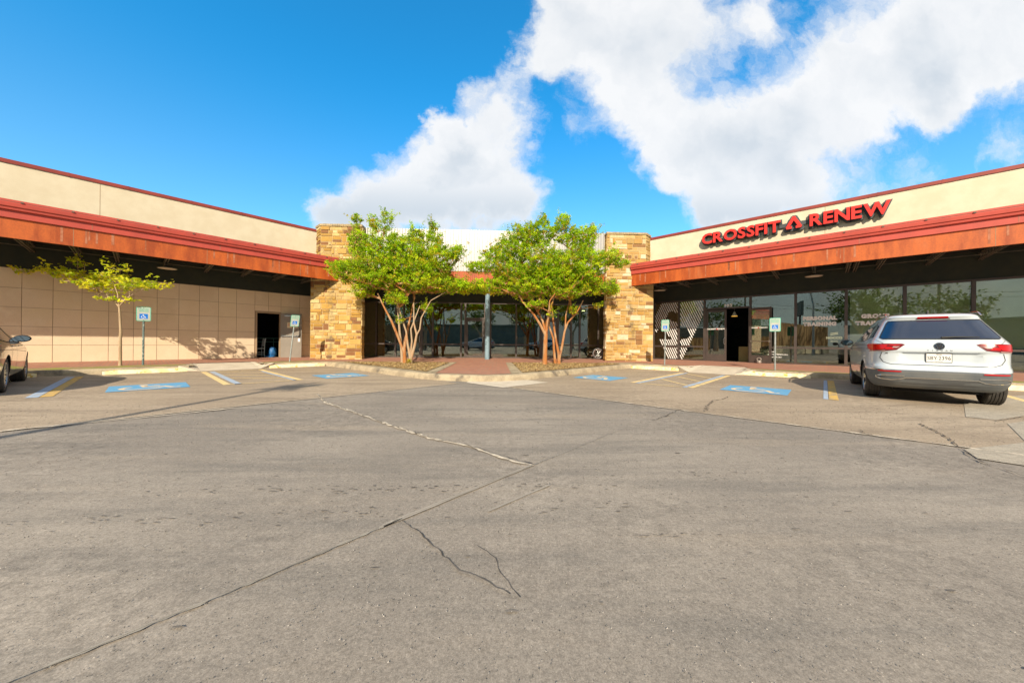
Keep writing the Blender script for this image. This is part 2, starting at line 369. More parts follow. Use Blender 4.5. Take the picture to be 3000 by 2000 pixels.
# ------------------------------------------------------------------ ground
def sheet(name, pts, z, m, parent=None, grid=None, zf=None):
    mb = MB()
    patch(mb, pts, (lambda x, y: (x, y, zf(x, y))) if zf else (lambda x, y: (x, y, z)), grid or 1e9)
    for f in mb.bm.faces:
        if f.normal.z < 0 or (f.normal_update() or f.normal.z < 0): f.normal_flip()
    return mb.build(name, m, parent, recalc=False)
lot = sheet('parking_lot', [(-500, -500), (500, -500), (500, 500), (-500, 500)], 0, m_aisle)
tag(lot, kind='structure')
lf = lambda s, d: LW(s, d, 0)[:2]
rf = lambda s, d: RW(s, d, 0)[:2]
sheet('stall_slab', [lf(-30, 6.62), lf(5.28, 6.62), lf(5.28, 15.6), lf(-30, 15.6)], .004, m_stall, lot)
sheet('stall_slab', [rf(-6.15, 5.6), rf(30, 5.6), rf(30, 14.3), rf(-6.15, 14.3)], .004, m_stall, lot)
sheet('pale_patch', [(-.78, 8.55), (-.72, 8.95), (.1, 8.98), (.8, 9.2), (1.3, 8.66), (.12, 7.62)], .009, m_pale, lot)
sheet('pebbled_slab', [(6.72, 4.2), (5.62, 3.38), (4.6, 3.16), (4.35, 2.9), (5.2, 1.9), (9, 3.2), (11, 5.5)], .009, m_patch, lot)
sheet('pebbled_slab', [(6.9, 4.42), (6.75, 4.62), (9, 6.2), (12.5, 7.0), (11.4, 5.8)], .009, m_patch, lot)
def jag(pts, amp=.02, step=.08, seed=1):
    r = random.Random(seed); out = []
    for a, b in zip(pts[:-1], pts[1:]):
        a = Vector(a[:2]); b = Vector(b[:2]); n = max(1, int((b-a).length/step)); t = (b-a).normalized(); nn = Vector((-t.y, t.x))
        for i in range(n): out.append(a + (b-a)*i/n + nn*r.uniform(-amp, amp))
    out.append(Vector(pts[-1][:2])); return out
def line(name, pts, w, m, z, amp=.0, wj=0.0, seed=1, step=.08):
    mb = MB(); p = jag(pts, amp, step, seed) if amp or wj else [Vector(q[:2]) for q in pts]
    r = random.Random(seed+5)
    ww = [max(.002, w*(1+r.uniform(-wj, wj))) for _ in p]
    ribbon(mb, p, ww, lambda a, b: (a, b, z))
    for f in mb.bm.faces:
        f.normal_update()
        if f.normal.z < 0: f.normal_flip()
    return mb.build(name, m, lot, recalc=False)
line('slab_joint', [lf(-12, 6.62), lf(5.3, 6.6)], .022, m_chip, .011, .008, .8, 3)
line('slab_joint', [rf(-5.3, 5.6), rf(12, 5.6)], .03, m_chip, .011, .01, .9, 4)
line('slab_joint', [(-5.4, 3.93), (-4.4, 4.75), (-3.9, 5.25)], .05, m_chip, .012, .02, .9, 14)
line('slab_joint', [(-2.4, .2), (-1.42, 1.08), (-1.09, 1.4), (-.54, 1.98), (.1, 2.62), (.86, 3.36), (1.6, 4.1)], .005, m_joint, .009, .003, .6, 5)
line('joint_filler_strip', [(-1.9, .64), (-1.42, 1.08), (-1.09, 1.4), (-.54, 1.98)], .012, MATS.get('joint_filler') or m_joint, .0075, .004, .9, 25, .03)
line('joint_filler_strip', [(-.62, 1.9), (.3, 2.82)], .03, mat('joint_filler_pale', (.42, .385, .335), (.33, .30, .26), scale=3, rough=1), .0075, .002, .2, 6)
line('joint_filler_strip', [(-.05, 2.05), (.38, 2.42)], .016, MATS['joint_filler_pale'], .0075, .002, .3, 7)
line('chipped_crack', [(-3.42, 6.62), (-2.81, 5.71), (-2.01, 4.91), (-1.5, 4.39), (-.99, 3.89), (-.7, 3.61), (-.4, 3.43), (-.18, 3.26), (-.05, 3.09), (.1, 2.93), (.31, 2.81)], .034, m_chip, .010, .012, .75, 8, .05)
line('fine_crack', [(-3.42, 6.62), (-2.81, 5.71), (-2.01, 4.91), (-1.5, 4.39), (-.99, 3.89), (-.7, 3.61), (-.4, 3.43), (-.18, 3.26), (.31, 2.81)], .008, m_crack, .014, .014, .8, 9, .05)
line('fine_crack', [(-.53, 1.95), (-.39, 1.81), (-.29, 1.68), (-.16, 1.52), (-.08, 1.48), (.06, 1.37)], .0055, m_crack, .010, .007, .5, 10, .03)
line('fine_crack', [(-.09, 1.7), (0, 1.6), (.02, 1.5), (.1, 1.35)], .004, m_crack, .010, .005, .5, 11, .03)
line('fine_crack', [(4.45, 6.4), (4.3, 6.2), (3.87, 5.93), (3.5, 5.5), (3.13, 5.0)], .012, m_crack, .013, .03, .6, 12, .06)
line('fine_crack', [(3.05, 4.95), (2.8, 5.12), (2.26, 4.57), (2.06, 4.43)], .01, m_crack, .013, .02, .6, 13, .06)
line('fine_crack', [(5.5, 4.2), (5.08, 3.66), (4.62, 3.2), (4.3, 2.9), (4.12, 2.5), (4.3, 2.0)], .012, m_crack, .015, .012, .8, 15, .05)
line('fine_crack', [(6.6, 4.7), (6.8, 4.35), (7.6, 4.6)], .012, m_crack, .015, .01, .4, 16)
line('fine_crack', [(4.35, 3.9), (4.2, 3.72), (4.28, 3.5)], .01, m_crack, .015, .015, .5, 17, .04)
mb = MB()                                                   # flecks of tar and spalled spots
r_ = random.Random(21)
for cx, cy, sx_, sy_, n in ((-1.2, 2.38, .9, .03, 80), (-.2, 2.42, .7, .025, 60), (-.3, 2.1, .8, .04, 50), (-1.5, 2.0, 1.0, .05, 45), (1.4, 2.6, .5, .06, 20), (1.3, 2.1, .5, .05, 16), (.9, 1.78, .16, .012, 26), (-2.3, 2.0, .9, .04, 50), (-.2, 3.9, 3, 1.6, 22), (2, 3, 2, 1.5, 22), (-2.4, 3.2, 2, 1, 12), (.4, 1.6, 1.2, .4, 14)):
    for i in range(n):
        x, y = r_.gauss(cx, sx_), r_.gauss(cy, sy_); a = r_.uniform(.0015, .007)*(1 if y < 3 else 1.6); kx = r_.uniform(1.2, 4.5)
        p = [(x+a*kx*r_.uniform(.6, 1.2)*math.cos(t*.785), y+a*r_.uniform(.4, 1.1)*math.sin(t*.785), .0055) for t in range(8)]
        mb.poly(p)
mb.build('tar_fleck', mat('tar_spot', (.10, .092, .085), (.20, .18, .16), scale=6, rough=1), lot, recalc=False)
mb = MB()
ribbon(mb, [(.04*math.cos(t*.5)+(-.68)+.55, .03*math.sin(t*.5)+5.0) for t in range(13)], .006, lambda a, b: (a, b, .012), True)
mb.build('dark_ring_mark', m_crack, lot, recalc=False)
mb = MB(); r_ = random.Random(77); mb.color((1, 1, 1))
for i in range(11000):                                      # loose grit
    yy = .9+4.6*r_.random()**1.3; xx = r_.uniform(-1, 1)*(1.7*yy+.6); a = r_.uniform(.0012, .0034)*(.7+yy*.28); t0 = r_.uniform(0, 6.3)
    q = r_.choice([.10, .14, .18, .22, .40, .50]); mb.color((q, q*.93, q*.84))
    mb.poly([(xx+a*math.cos(t0+t*1.571), yy+a*math.sin(t0+t*1.571), .006+(a*.9 if t % 2 else 0)) for t in range(4)])
o = mb.build('grit', mat('grit', (1, 1, 1), rough=1, attr='Col'), recalc=False); tag(o, 'fine loose grit scattered over the worn concrete', 'grit', kind='stuff')
# markings -----------------------------------------------------------
def mark(name, f, a, b, m, z=.0095):
    (s0, d0), (s1, d1) = a, b
    mb = MB(); patch(mb, [f(s0, d0), f(s1, d0), f(s1, d1), f(s0, d1)], lambda x, y: (x, y, z)); 
    for q in mb.bm.faces:
        q.normal_update()
        if q.normal.z < 0: q.normal_flip()
    return mb.build(name, m, lot, recalc=False)
mark('blue_line', lf, (-1.34, 9.95), (-1.20, 14.7), m_paintB); mark('yellow_line', lf, (-1.19, 9.95), (-1.05, 14.7), m_paintY)
mark('yellow_line', lf, (1.25, 9.95), (1.38, 14.4), m_paintC); mark('blue_line', lf, (1.45, 9.95), (1.58, 14.4), m_paintB)
mark('yellow_line', lf, (2.71, 9.95), (2.84, 14.4), m_paintC); mark('blue_line', lf, (2.62, 9.95), (2.70, 13.6), m_paintB)
mark('yellow_line', lf, (1.38, 9.95), (2.71, 10.03), m_paintC)
mark('yellow_line', lf, (1.59, 14.1), (2.61, 14.18), m_paintC)
def hatch(f, s0, s1, d0, d1, slope, n, w=.07):
    for i in range(n):
        dc = d0 + (d1-d0)*(i+.5)/n
        p = [f(s0, dc-slope), f(s1, dc+slope)]
        line('yellow_line', [p[0], p[1]], w, m_paintC, .0094)
hatch(lf, 1.6, 2.6, 10.6, 14.0, -.5, 3); 
mark('yellow_line', rf, (-3.73, 8.6), (-3.6, 12.9), m_paintC); mark('blue_line', rf, (-3.59, 8.6), (-3.48, 12.9), m_paintB)
mark('blue_line', rf, (-2.47, 8.6), (-2.36, 12.9), m_paintB); mark('yellow_line', rf, (-2.34, 8.6), (-2.22, 12.9), m_paintC)
mark('yellow_line', rf, (-3.48, 8.6), (-2.47, 8.67), m_paintC)
hatch(rf, -3.46, -2.48, 9.0, 12.6, -.55, 3)
mark('blue_line', rf, (-.01, 8.7), (.06, 13.3), m_paintB); mark('yellow_line', rf, (.07, 8.7), (.2, 13.3), m_paintY)
mark('yellow_line', rf, (2.72, 8.7), (2.84, 13.3), m_paintC)
for f3, s, d in ((LW, .12, 10.62), (LW, 3.95, 10.45), (RW, -4.85, 9.15), (RW, -1.13, 9.34)):
    h = .59; m1 = MB(); patch(m1, [f3(s-h, d-h, 0)[:2], f3(s+h, d-h, 0)[:2], f3(s+h, d+h, 0)[:2], f3(s-h, d+h, 0)[:2]], lambda x, y: (x, y, .0098))
    for q in m1.bm.faces:
        q.normal_update()
        if q.normal.z < 0: q.normal_flip()
    bq = m1.build('blue_square', m_blue, lot, recalc=False)
    m2 = MB(); wheelchair(m2, lambda a, b: f3(s+a, d+b, .0118), 1.12, .075)
    for q in m2.bm.faces:
        q.normal_update()
        if q.normal.z < 0: q.normal_flip()
    m2.build('wheelchair_symbol', m_sym, bq, recalc=False)

# ------------------------------------------------------------------ raised walk, kerb, planting bed
def rise(x, y):
    dl = 18.93-(-x+y)*K; dr = 18.27-(x+y)*K; dc = 17.5-y
    e = max(0, min(1, 1-min(dl, dr, dc)/3.2)); return .15+.07*e
def path_pts():
    p = [lf(-12, 15.4), lf(1.05, 15.4)]
    q = [lf(3.12, 15.4), lf(4.2, 15.4), lf(4.75, 15.3), lf(5.05, 15.0), lf(5.13, 14.4), lf(5.13, 9.4), (-2.1, 9.42), (-1.42, 9.02), (-.8, 8.84), (-.29, 8.80), (.2, 8.92), (.8, 9.25), rf(-5.98, 8.6), rf(-5.98, 13.3), rf(-5.9, 13.75), rf(-5.6, 14.05), rf(-5.1, 14.12), rf(-3.85, 14.12)]
    t = [rf(-1.98, 14.12), rf(12, 14.12)]
    return p, q, t
pL, pC, pR = path_pts()
def kerb_run(pts, name='kerb', gap=None):
    P2 = [Vector(p) for p in pts]; mb = MB(); rings = []
    dense = []
    for a, b in zip(P2[:-1], P2[1:]):
        n = max(1, int((b-a).length/.35))
        for i in range(n): dense.append(a+(b-a)*i/n)
    dense.append(P2[-1]); P2 = dense; n = len(P2); r = random.Random(3)
    prof = [(-.02, -.01), (.0, .09), (.02, .135), (.055, .158), (.12, .162), (.19, .158), (.2, .0)]
    for i, p in enumerate(P2):
        t = (P2[min(i+1, n-1)]-P2[max(i-1, 0)]).normalized(); nn = Vector((-t.y, t.x))
        jz = r.uniform(-.003, .003); jx = r.uniform(-.006, .006)
        rings.append([mb.vert((p.x+nn.x*(a+jx), p.y+nn.y*(a+jx), z+(jz if z > .05 else 0))) for a, z in prof])
    for i in range(n-1):
        for k in range(len(prof)-1): mb.face([rings[i][k], rings[i][k+1], rings[i+1][k+1], rings[i+1][k]])
    mb.face(rings[0]); mb.face(rings[-1][::-1])
    return tag(mb.build(name, m_curb, smooth=50), kind='structure')
kerb_run(pL); kerb_run(pC); kerb_run(pR)
walk_poly = [lf(-12, 15.5), lf(4.3, 15.5), lf(5.0, 15.3), lf(5.23, 14.6), lf(5.23, 9.5), (-1.4, 9.2), (-.3, 8.98), (.7, 9.35), rf(-6.08, 8.8), rf(-6.08, 13.9), rf(-5.6, 14.22), rf(12, 14.22), rf(12, 19.2), (10.2, 16.0), (8.2, 18.6), (-9.0, 18.6), lf(6, 19.2), lf(-12, 19.2)]
def walk_sheet(name, poly, m, dz, kind='structure', cut=None):
    o = sheet(name, poly, 0, m, None, .8, lambda x, y: rise(x, y)+dz); return tag(o, kind=kind)
walk_sheet('walkway_base', [lf(-12, 15.55), lf(1.2, 15.55), lf(1.2, 16.7), lf(3.0, 16.7), lf(3.0, 15.55), lf(5.0, 15.55), lf(5.25, 15.2), lf(5.25, 9.6), (-1.3, 9.25), (-.3, 9.0), (.6, 9.3), rf(-6.1, 8.9), rf(-6.1, 14.0), rf(-5.5, 14.3), rf(-3.75, 14.3), rf(-3.75, 15.4), rf(-2.1, 15.4), rf(-2.1, 14.3), rf(12, 14.3), rf(12, 19.4), (12.6, 13.9), (8.5, 18.0), (-9.5, 18.0), lf(-12, 19.4)], m_curb, 0)
walk_sheet('brick_walkway', [lf(-12, 16.45), lf(1.15, 16.45), lf(1.15, 16.72), lf(3.05, 16.72), lf(3.05, 16.2), (-8.9, 14.5), (-6.6, 14.75), (-1.7, 14.6), (-1.72, 9.55), (-.3, 9.12), (.42, 9.5), (.36, 14.6), (4.2, 14.7), (5.8, 15.0), rf(-5.2, 14.85), rf(-3.75, 14.75), rf(-3.75, 15.42), rf(-2.1, 15.42), rf(-2.1, 14.9), rf(12, 14.9), rf(12, 18.3), (12.95, 12.95), (8.9, 17.3), (-9.6, 17.3), lf(-12, 19.0)], m_brick, .006)
walk_sheet('dry_verge', [lf(-12, 15.62), lf(1.02, 15.62), lf(1.02, 16.44), lf(-12, 16.44)], m_grass, .010)
walk_sheet('dry_verge', [rf(-1.95, 14.34), rf(12, 14.34), rf(12, 14.88), rf(-1.95, 14.88)], m_grass, .010)
walk_sheet('dry_verge', [lf(3.15, 15.62), lf(4.9, 15.62), lf(4.9, 16.15), lf(3.15, 16.15)], m_grass, .010)
BED_L = [(-6.35, 14.35), (-5.2, 13.1), (-3.4, 11.3), (-2.05, 9.95), (-2.0, 14.35)]
BED_R = [(.72, 9.75), (2.1, 11.0), (3.6, 12.5), (5.1, 14.0), (4.9, 14.5), (.62, 14.4)]
walk_sheet('planting_bed', BED_L, m_dirt, .014); walk_sheet('planting_bed', BED_R, m_dirt, .014)
walk_sheet('walkway_edging', [(-1.98, 9.95), (-1.72, 9.75), (-1.72, 14.5), (-1.98, 14.5)], m_pale if 0 else m_curb, .012)
walk_sheet('walkway_edging', [(.38, 9.5), (.62, 9.65), (.60, 14.5), (.36, 14.5)], m_curb, .012)
# ramps
def ramp(f, s0, s1, d0, d1):
    mb = MB(); fl = .35
    a = [f(s0, d0, .006), f(s1, d0, .006)]; b = [f(s0, d1, .162), f(s1, d1, .162)]
    mb.poly([a[0], a[1], b[1], b[0]]); mb.poly([a[0], f(s0, d0+.2, .0), f(s0, d1, .0), b[0]]); mb.poly([a[1], b[1], f(s1, d1, 0), f(s1, d0+.2, 0)])
    mb.poly([b[0], b[1], f(s1, d1, -.02), f(s0, d1, -.02)])
    for e, sg in ((s0, -1), (s1, 1)):                 # flared shoulders
        mb.poly([f(e, d0+.05, .008), f(e+sg*.5, d0+.5, .168), f(e, d1, .168)])
        mb.poly([f(e, d0+.05, .008), f(e+sg*.5, d0+.5, .168), f(e+sg*.5, d0+.5, .0)])
    return tag(mb.build('kerb_ramp', m_pale, recalc=False), kind='structure')
ramp(LW, 1.3, 2.9, 14.9, 16.75); ramp(RW, -3.6, -2.25, 13.3, 15.45)
# twigs, bark chips and dry leaves over the beds
mb = MB(); r_ = random.Random(5)
mb.color((.3, .2, .1))
def inpoly(x, y, P):
    c = False
    for i in range(len(P)):
        x1, y1 = P[i]; x2, y2 = P[i-1]
        if (y1 > y) != (y2 > y) and x < (x2-x1)*(y-y1)/(y2-y1)+x1: c = not c
    return c
for poly, n in ((BED_L, 2600), (BED_R, 3000)):
    xs = [p[0] for p in poly]; ys = [p[1] for p in poly]; k = 0
    while k < n:
        x = r_.uniform(min(xs), max(xs)); y = r_.uniform(min(ys), max(ys))
        if not inpoly(x, y, poly): continue
        k += 1; a = r_.uniform(0, 6.3); l = r_.uniform(.02, .07); w = r_.uniform(.006, .022); z = rise(x, y)+.017
        c_, s_ = math.cos(a), math.sin(a); t = r_.uniform(0, .03)
        mb.color(r_.choice([(.5, .36, .16), (.33, .2, .09), (.62, .47, .24), (.2, .12, .06), (.44, .33, .12)]))
        mb.poly([(x-c_*l, y-s_*l, z), (x+s_*w, y-c_*w, z+t), (x+c_*l, y+s_*l, z+t*.5), (x-s_*w, y+c_*w, z+t*1.2)])
for k in range(240):                                   # leaves blown along the kerb foot
    s = r_.uniform(9, 15); side = r_.random() < .6
    if side: x, y = rf(-6.1+r_.gauss(0, .08), r_.choice([8.9, 10.5, 11.6, 12.2])+r_.gauss(0, .3))
    else: x, y = lf(5.2+r_.gauss(0, .06), r_.uniform(10, 14.8))
    if inpoly(x, y, BED_R) or inpoly(x, y, BED_L): continue
    a = r_.uniform(0, 6.3); l = .03; c_, s_ = math.cos(a), math.sin(a); mb.color(r_.choice([(.6, .3, .08), (.5, .22, .05), (.62, .5, .2)]))
    mb.poly([(x-c_*l, y-s_*l, .02), (x+s_*.014, y-c_*.014, .03), (x+c_*l, y+s_*l, .022), (x-s_*.014, y+c_*.014, .028)])
o = mb.build('leaf_litter', mat('litter', (1, 1, 1), rough=1, attr='Col'), recalc=False); tag(o, 'brown leaves and bark chips strewn over the planting beds', 'leaf litter', kind='stuff')
# wheel stops
def wheel_stop(f, s0, s1, d, label):
    mb = MB(); n = 8
    pr = [(-.09, 0), (-.075, .085), (-.04, .12), (.04, .12), (.075, .085), (.09, 0)]
    rings = []
    r = random.Random(int(s0*100)); 
    for i in range(n+1):
        t = i/n; s = s0+(s1-s0)*t; k = 1 - (.28 if i in (0, n) else 0); j = r.uniform(-.003, .003)
        ss = s
        rings.append([mb.vert(f(ss, d+a*k, .01+z*k+(j if z else 0))) for a, z in pr])
    for i in range(n):
        for q in range(5): mb.face([rings[i][q], rings[i][q+1], rings[i+1][q+1], rings[i+1][q]])
    mb.face(rings[0]); mb.face(rings[-1][::-1])
    o = mb.build('wheel_stop', m_stop, smooth=40); tag(o, label, 'wheel stop', 'painted concrete wheel stops along the kerb')
wheel_stop(LW, -3.75, -1.86, 15.15, 'yellow wheel stop partly hidden behind the front of the parked sedan')
wheel_stop(LW, -.75, .98, 14.95, 'cream wheel stop in front of the small yellow-green tree')
wheel_stop(LW, 3.15, 5.0, 14.9, 'cream wheel stop beside the leaning parking sign and left stone pier')
wheel_stop(RW, -5.8, -4.0, 13.55, 'pale wheel stop in front of the right stone pier')
wheel_stop(RW, -2.02, -.3, 13.65, 'white wheel stop between the right kerb ramp and the white SUV')
wheel_stop(RW, 2.2, 4.0, 13.75, 'yellow wheel stop behind the right side of the white SUV')

# ------------------------------------------------------------------ the building
bld = empty('shopping_building', (0, 18, 0)); tag(bld, 'U-shaped single-storey shopping building with two red-trimmed wings and stone piers', 'building')
INV = Matrix.Translation((0, -18, 0))
def part(mb, name, m, parent=None, **k):
    p = parent or bld; o = mb.build(name, m, None, **k); o.parent = p
    if p is bld: o.matrix_parent_inverse = INV
    return o
# tile wall, left wing ------------------------------------------------
DL, DR = 18.93, 18.27
mb = MB(); mb.color((1, 1, 1)); r_ = random.Random(11)
rows = [.225, .80, 1.40, 2.01, 2.62, 3.245]
cols = [-2.62-.6*i for i in range(10, 0, -1)] + [-2.62+.6*i for i in range(11)]
cols = cols[:-1] + [3.43]
g = .0055
def tile(s0, s1, z0, z1):
    q = r_.uniform(.95, 1.04); mb.color((q, q*r_.uniform(.99, 1.01), q*r_.uniform(.98, 1.02)))
    mb.box((s0+g, DL, z0+g), (s1-g, DL+.03, z1-g), LW)
for a, b in zip(cols[:-1], cols[1:]):
    for z0, z1 in zip(rows[:-1], rows[1:]): tile(a, b, z0, z1)
for a, b in ((3.43, 3.94), (3.94, 4.43), (4.43, 5.21), (5.21, 5.8), (5.8, 6.4)):
    tile(a, b, 2.62, 3.245); tile(a, b, 2.35, 2.62) if a < 4.4 else tile(a, b, 2.01, 2.62)
for z0, z1 in zip(rows[:-2], rows[1:-1]):
    tile(4.46, 5.21, z0, z1) if z1 < 2.1 else None; tile(5.21, 5.8, z0, z1) if z1 < 2.1 else None; tile(5.8, 6.4, z0, z1) if z1 < 2.1 else None
part(mb, 'tile_wall', m_tile, label='tan square-tiled wall of the left wing')
mb = MB()
for a, b in (((-8.6, 3.5, 0), 1), ): pass
mb.box((-8.6, DL+.02, .1), (3.47, DL+.3, 3.25), LW); mb.box((4.44, DL+.02, .1), (7.2, DL+.3, 3.25), LW); mb.box((3.47, DL+.02, 2.33), (4.44, DL+.3, 3.25), LW)
part(mb, 'wall_backing', m_tgap)
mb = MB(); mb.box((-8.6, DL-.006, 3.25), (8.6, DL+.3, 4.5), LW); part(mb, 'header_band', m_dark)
mb = MB(); mb.box((-8.6, DL-.003, 4.5), (8.6, DL+.4, 6.52), LW); part(mb, 'parapet_wall', m_stucco)
mb = MB(); mb.box((-1.056, DL-.006, 4.7), (-1.044, DL-.001, 6.5), LW); part(mb, 'wall_joint', m_tgap)
mb = MB(); mb.box((-8.6, DL-.035, 6.52), (8.6, DL+.45, 6.64), LW)
for s in (-3.2, -1.75, -.4, 1.3, 2.9): mb.box((s, DL-.039, 6.515), (s+.04, DL-.03, 6.645), LW)
part(mb, 'coping', m_coping)
# right wing walls
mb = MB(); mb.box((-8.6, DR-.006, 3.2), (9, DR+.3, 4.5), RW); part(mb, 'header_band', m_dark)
mb = MB(); mb.box((-8.6, DR-.003, 4.5), (9, DR+.4, 6.52), RW); part(mb, 'parapet_wall', m_stucco)
mb = MB(); mb.box((-.006-.0, DR-.006, 4.7), (.006, DR-.001, 6.5), RW); part(mb, 'wall_joint', m_tgap)
mb = MB(); mb.box((-8.6, DR-.035, 6.52), (9, DR+.45, 6.64), RW)
for s in (-4.6, -1.6, 1.4, 2.9): mb.box((s, DR-.039, 6.515), (s+.04, DR-.03, 6.645), RW)
part(mb, 'coping', m_coping)
# canopies
def canopy(f, D, s0, s1, joists, side):
    e = D-2.6
    mb = MB(); mb.box((s0, e, 3.75), (s1, e+.05, 4.30), f); rr_ = random.Random(int(D*10)); mb.mi = 1; s = s0+1.3
    while s < s1-.5: mb.box((s, e-.003, 3.755), (s+.008, e+.001, 4.29), f); s += 2.95
    mb.mi = 2
    for q in range(26):
        s = rr_.uniform(s0, s1-.2); w_ = rr_.uniform(.012, .06); z_ = rr_.uniform(3.8, 4.0); mb.box((s, e-.0025, z_), (s+w_, e+.001, 4.285), f)
    part(mb, 'canopy_fascia', [m_rust, m_tgap, m_drip], label='rust-brown steel fascia of the %s canopy' % side)
    mb = MB()
    prof = [(e+.08, 4.29), (e-.05, 4.29), (e-.05, 4.485), (e-.115, 4.50), (e-.125, 4.565), (e-.155, 4.58), (e-.165, 4.665), (e-.125, 4.675), (e-.125, 4.70), (e-.02, 4.745), (e-.02, 4.79), (e+.1, 4.80)]
    mb.prism([(s0, a, z) for a, z in prof], (s1-s0, 0, 0), f); mb.mi = 1; s = s0+1.65
    while s < s1-.2: mb.box((s, e-.0535, 4.30), (s+.007, e-.049, 4.48), f); s += 2.95
    part(mb, 'canopy_trim', [m_red, m_tgap], label='red stepped trim of the %s canopy' % side)
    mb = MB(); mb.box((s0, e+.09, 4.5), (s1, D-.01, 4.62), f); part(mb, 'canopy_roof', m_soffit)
    mb = MB(); s = s0+.3
    while s < s1-.2: mb.box((s, e-.15, 4.70), (s+.05, e-.03, 4.735), f); s += .86
    mb.tube([(s0, e-.11, 4.712), (s1, e-.11, 4.712)], .008, 5, f=f)
    part(mb, 'gutter_clip', m_joist)
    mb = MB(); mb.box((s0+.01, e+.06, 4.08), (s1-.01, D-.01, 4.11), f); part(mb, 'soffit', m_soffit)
    for s in joists:
        mb = MB()
        for o in (-.045, .02): mb.box((s+o, e+.06, 3.80), (s+o+.025, D-.02, 3.86), f); mb.box((s+o, e+.06, 3.97), (s+o+.025, D-.02, 4.03), f)
        for q in range(9):
            a = e+.1+q*.27; mb.tube([(s-.005, a, 3.83), (s-.005, a+.13, 4.0), (s-.005, a+.26, 3.83)], .012, 4, f=f)
        part(mb, 'joist', m_joist)
    mb = MB(); mb.tube([(s0+.5, D-.9, 3.84), (s1-.3, D-.9, 3.84)], .012, 5, f=f); part(mb, 'conduit', m_joist)
canopy(LW, DL, -8.6, 6.02, [-4.7, -3.55, -2.42, -1.48, -.62, .58, 1.75, 2.95, 4.12, 5.25], 'left')
canopy(RW, DR, -6.74, 9, [-6.0, -4.9, -3.7, -2.57, -1.45, -.3, .62, .82, 1.42, 2.6, 3.68, 4.8, 6], 'right')
# stone piers -----------------------------------------------------------
def ashlar(mb, w, z0, z1, fn, r, pal):
    """random coursed stone over width w; fn(a, z, out)"""
    z = z0
    def blk(a0, a1, b0, b1):
        if a1-a0 < .02: return
        c = r.choice(pal); q = r.uniform(.88, 1.12); mb.color((c[0]*q, c[1]*q, c[2]*q)); o = r.uniform(.01, .042); g = .010
        t = r.uniform(.003, .01)
        v = [fn(a0+g, b0+g, 0), fn(a1-g, b0+g, 0), fn(a1-g, b1-g, 0), fn(a0+g, b1-g, 0)]
        u_ = [fn(a0+g+t, b0+g+t, o), fn(a1-g-t, b0+g+t, o), fn(a1-g-t, b1-g-t, o), fn(a0+g+t, b1-g-t, o)]
        V = [mb.vert(p) for p in v]; U = [mb.vert(p) for p in u_]
        mb.face(U)
        for i in range(4): mb.face([V[i], V[(i+1) % 4], U[(i+1) % 4], U[i]])
    while z < z1-.02:
        h = min(r.choice([.11, .14, .18, .22, .26, .3]), z1-z)
        if z1-z-h < .1: h = z1-z
        a = 0
        while a < w-.01:
            bw = r.choice([.14, .2, .26, .34, .42, .52]) if w > .6 else r.choice([.2, .3, w])
            if w-a-bw < .14: bw = w-a
            k = r.random()
            if h > .2 and k < .6:
                m_ = h*r.choice([.4, .5, .6])
                if bw > .42 and r.random() < .6: c_ = bw*r.choice([.4, .6]); blk(a, a+c_, z, z+m_); blk(a+c_, a+bw, z, z+m_); blk(a, a+bw, z+m_, z+h)
                else: blk(a, a+bw, z, z+m_); blk(a, a+bw, z+m_, z+h)
            else: blk(a, a+bw, z, z+h)
            a += bw
        z += h
palL = [(.50, .31, .08), (.56, .38, .12), (.62, .46, .19), (.46, .27, .06), (.66, .52, .26), (.56, .40, .17), (.27, .13, .055), (.50, .30, .08)]
palR = [(.50, .31, .10), (.58, .41, .17), (.66, .52, .30), (.60, .43, .20), (.47, .27, .07), (.54, .36, .13), (.32, .17, .07), (.74, .64, .46), (.52, .33, .10)]
m_stone = mat('cut_sandstone', (1, 1, 1), (.90, .86, .80), scale=5, rough=.9, bump=.7, bscale=22, attr='Col', c3=None, speck=.12, speckscale=50)
def stone_stain(name, cx):
    """sandstone with the dark rain streak that runs down this pier"""
    global N, L
    m = m_stone.copy(); m.name = name; N = m.node_tree.nodes; L = m.node_tree.links
    b = [n for n in N if n.type == 'BSDF_PRINCIPLED'][0]; old = b.inputs['Base Color'].links[0].from_socket
    tcx = nd('ShaderNodeTexCoord'); sp = nd('ShaderNodeSeparateXYZ'); L.new(tcx.outputs['Object'], sp.inputs[0])
    dx = mth('ABSOLUTE', mth('SUBTRACT', sp.outputs[0], cx)); f = mrange(dx, .0, .5, .26, 0)
    n1 = noise(tcx.outputs['Object'], 2.6, 7, .65); n2 = mrange(mth('ADD', n1, mth('MULTIPLY', f, .9)), .66, .84, 0, .66)
    lowz = mrange(sp.outputs[2], 4.1, 3.4, .35, 1)
    L.new(mixc(mth('MULTIPLY', n2, lowz), old, (.13, .105, .07)), b.inputs['Base Color']); return m
m_mortar = mat('mortar', (.62, .48, .28), (.54, .41, .23), scale=4, rough=1)
m_cope = mat('cope_stone', (.52, .40, .22), (.34, .27, .17), scale=6, rough=.95, bump=.8, bscale=20)
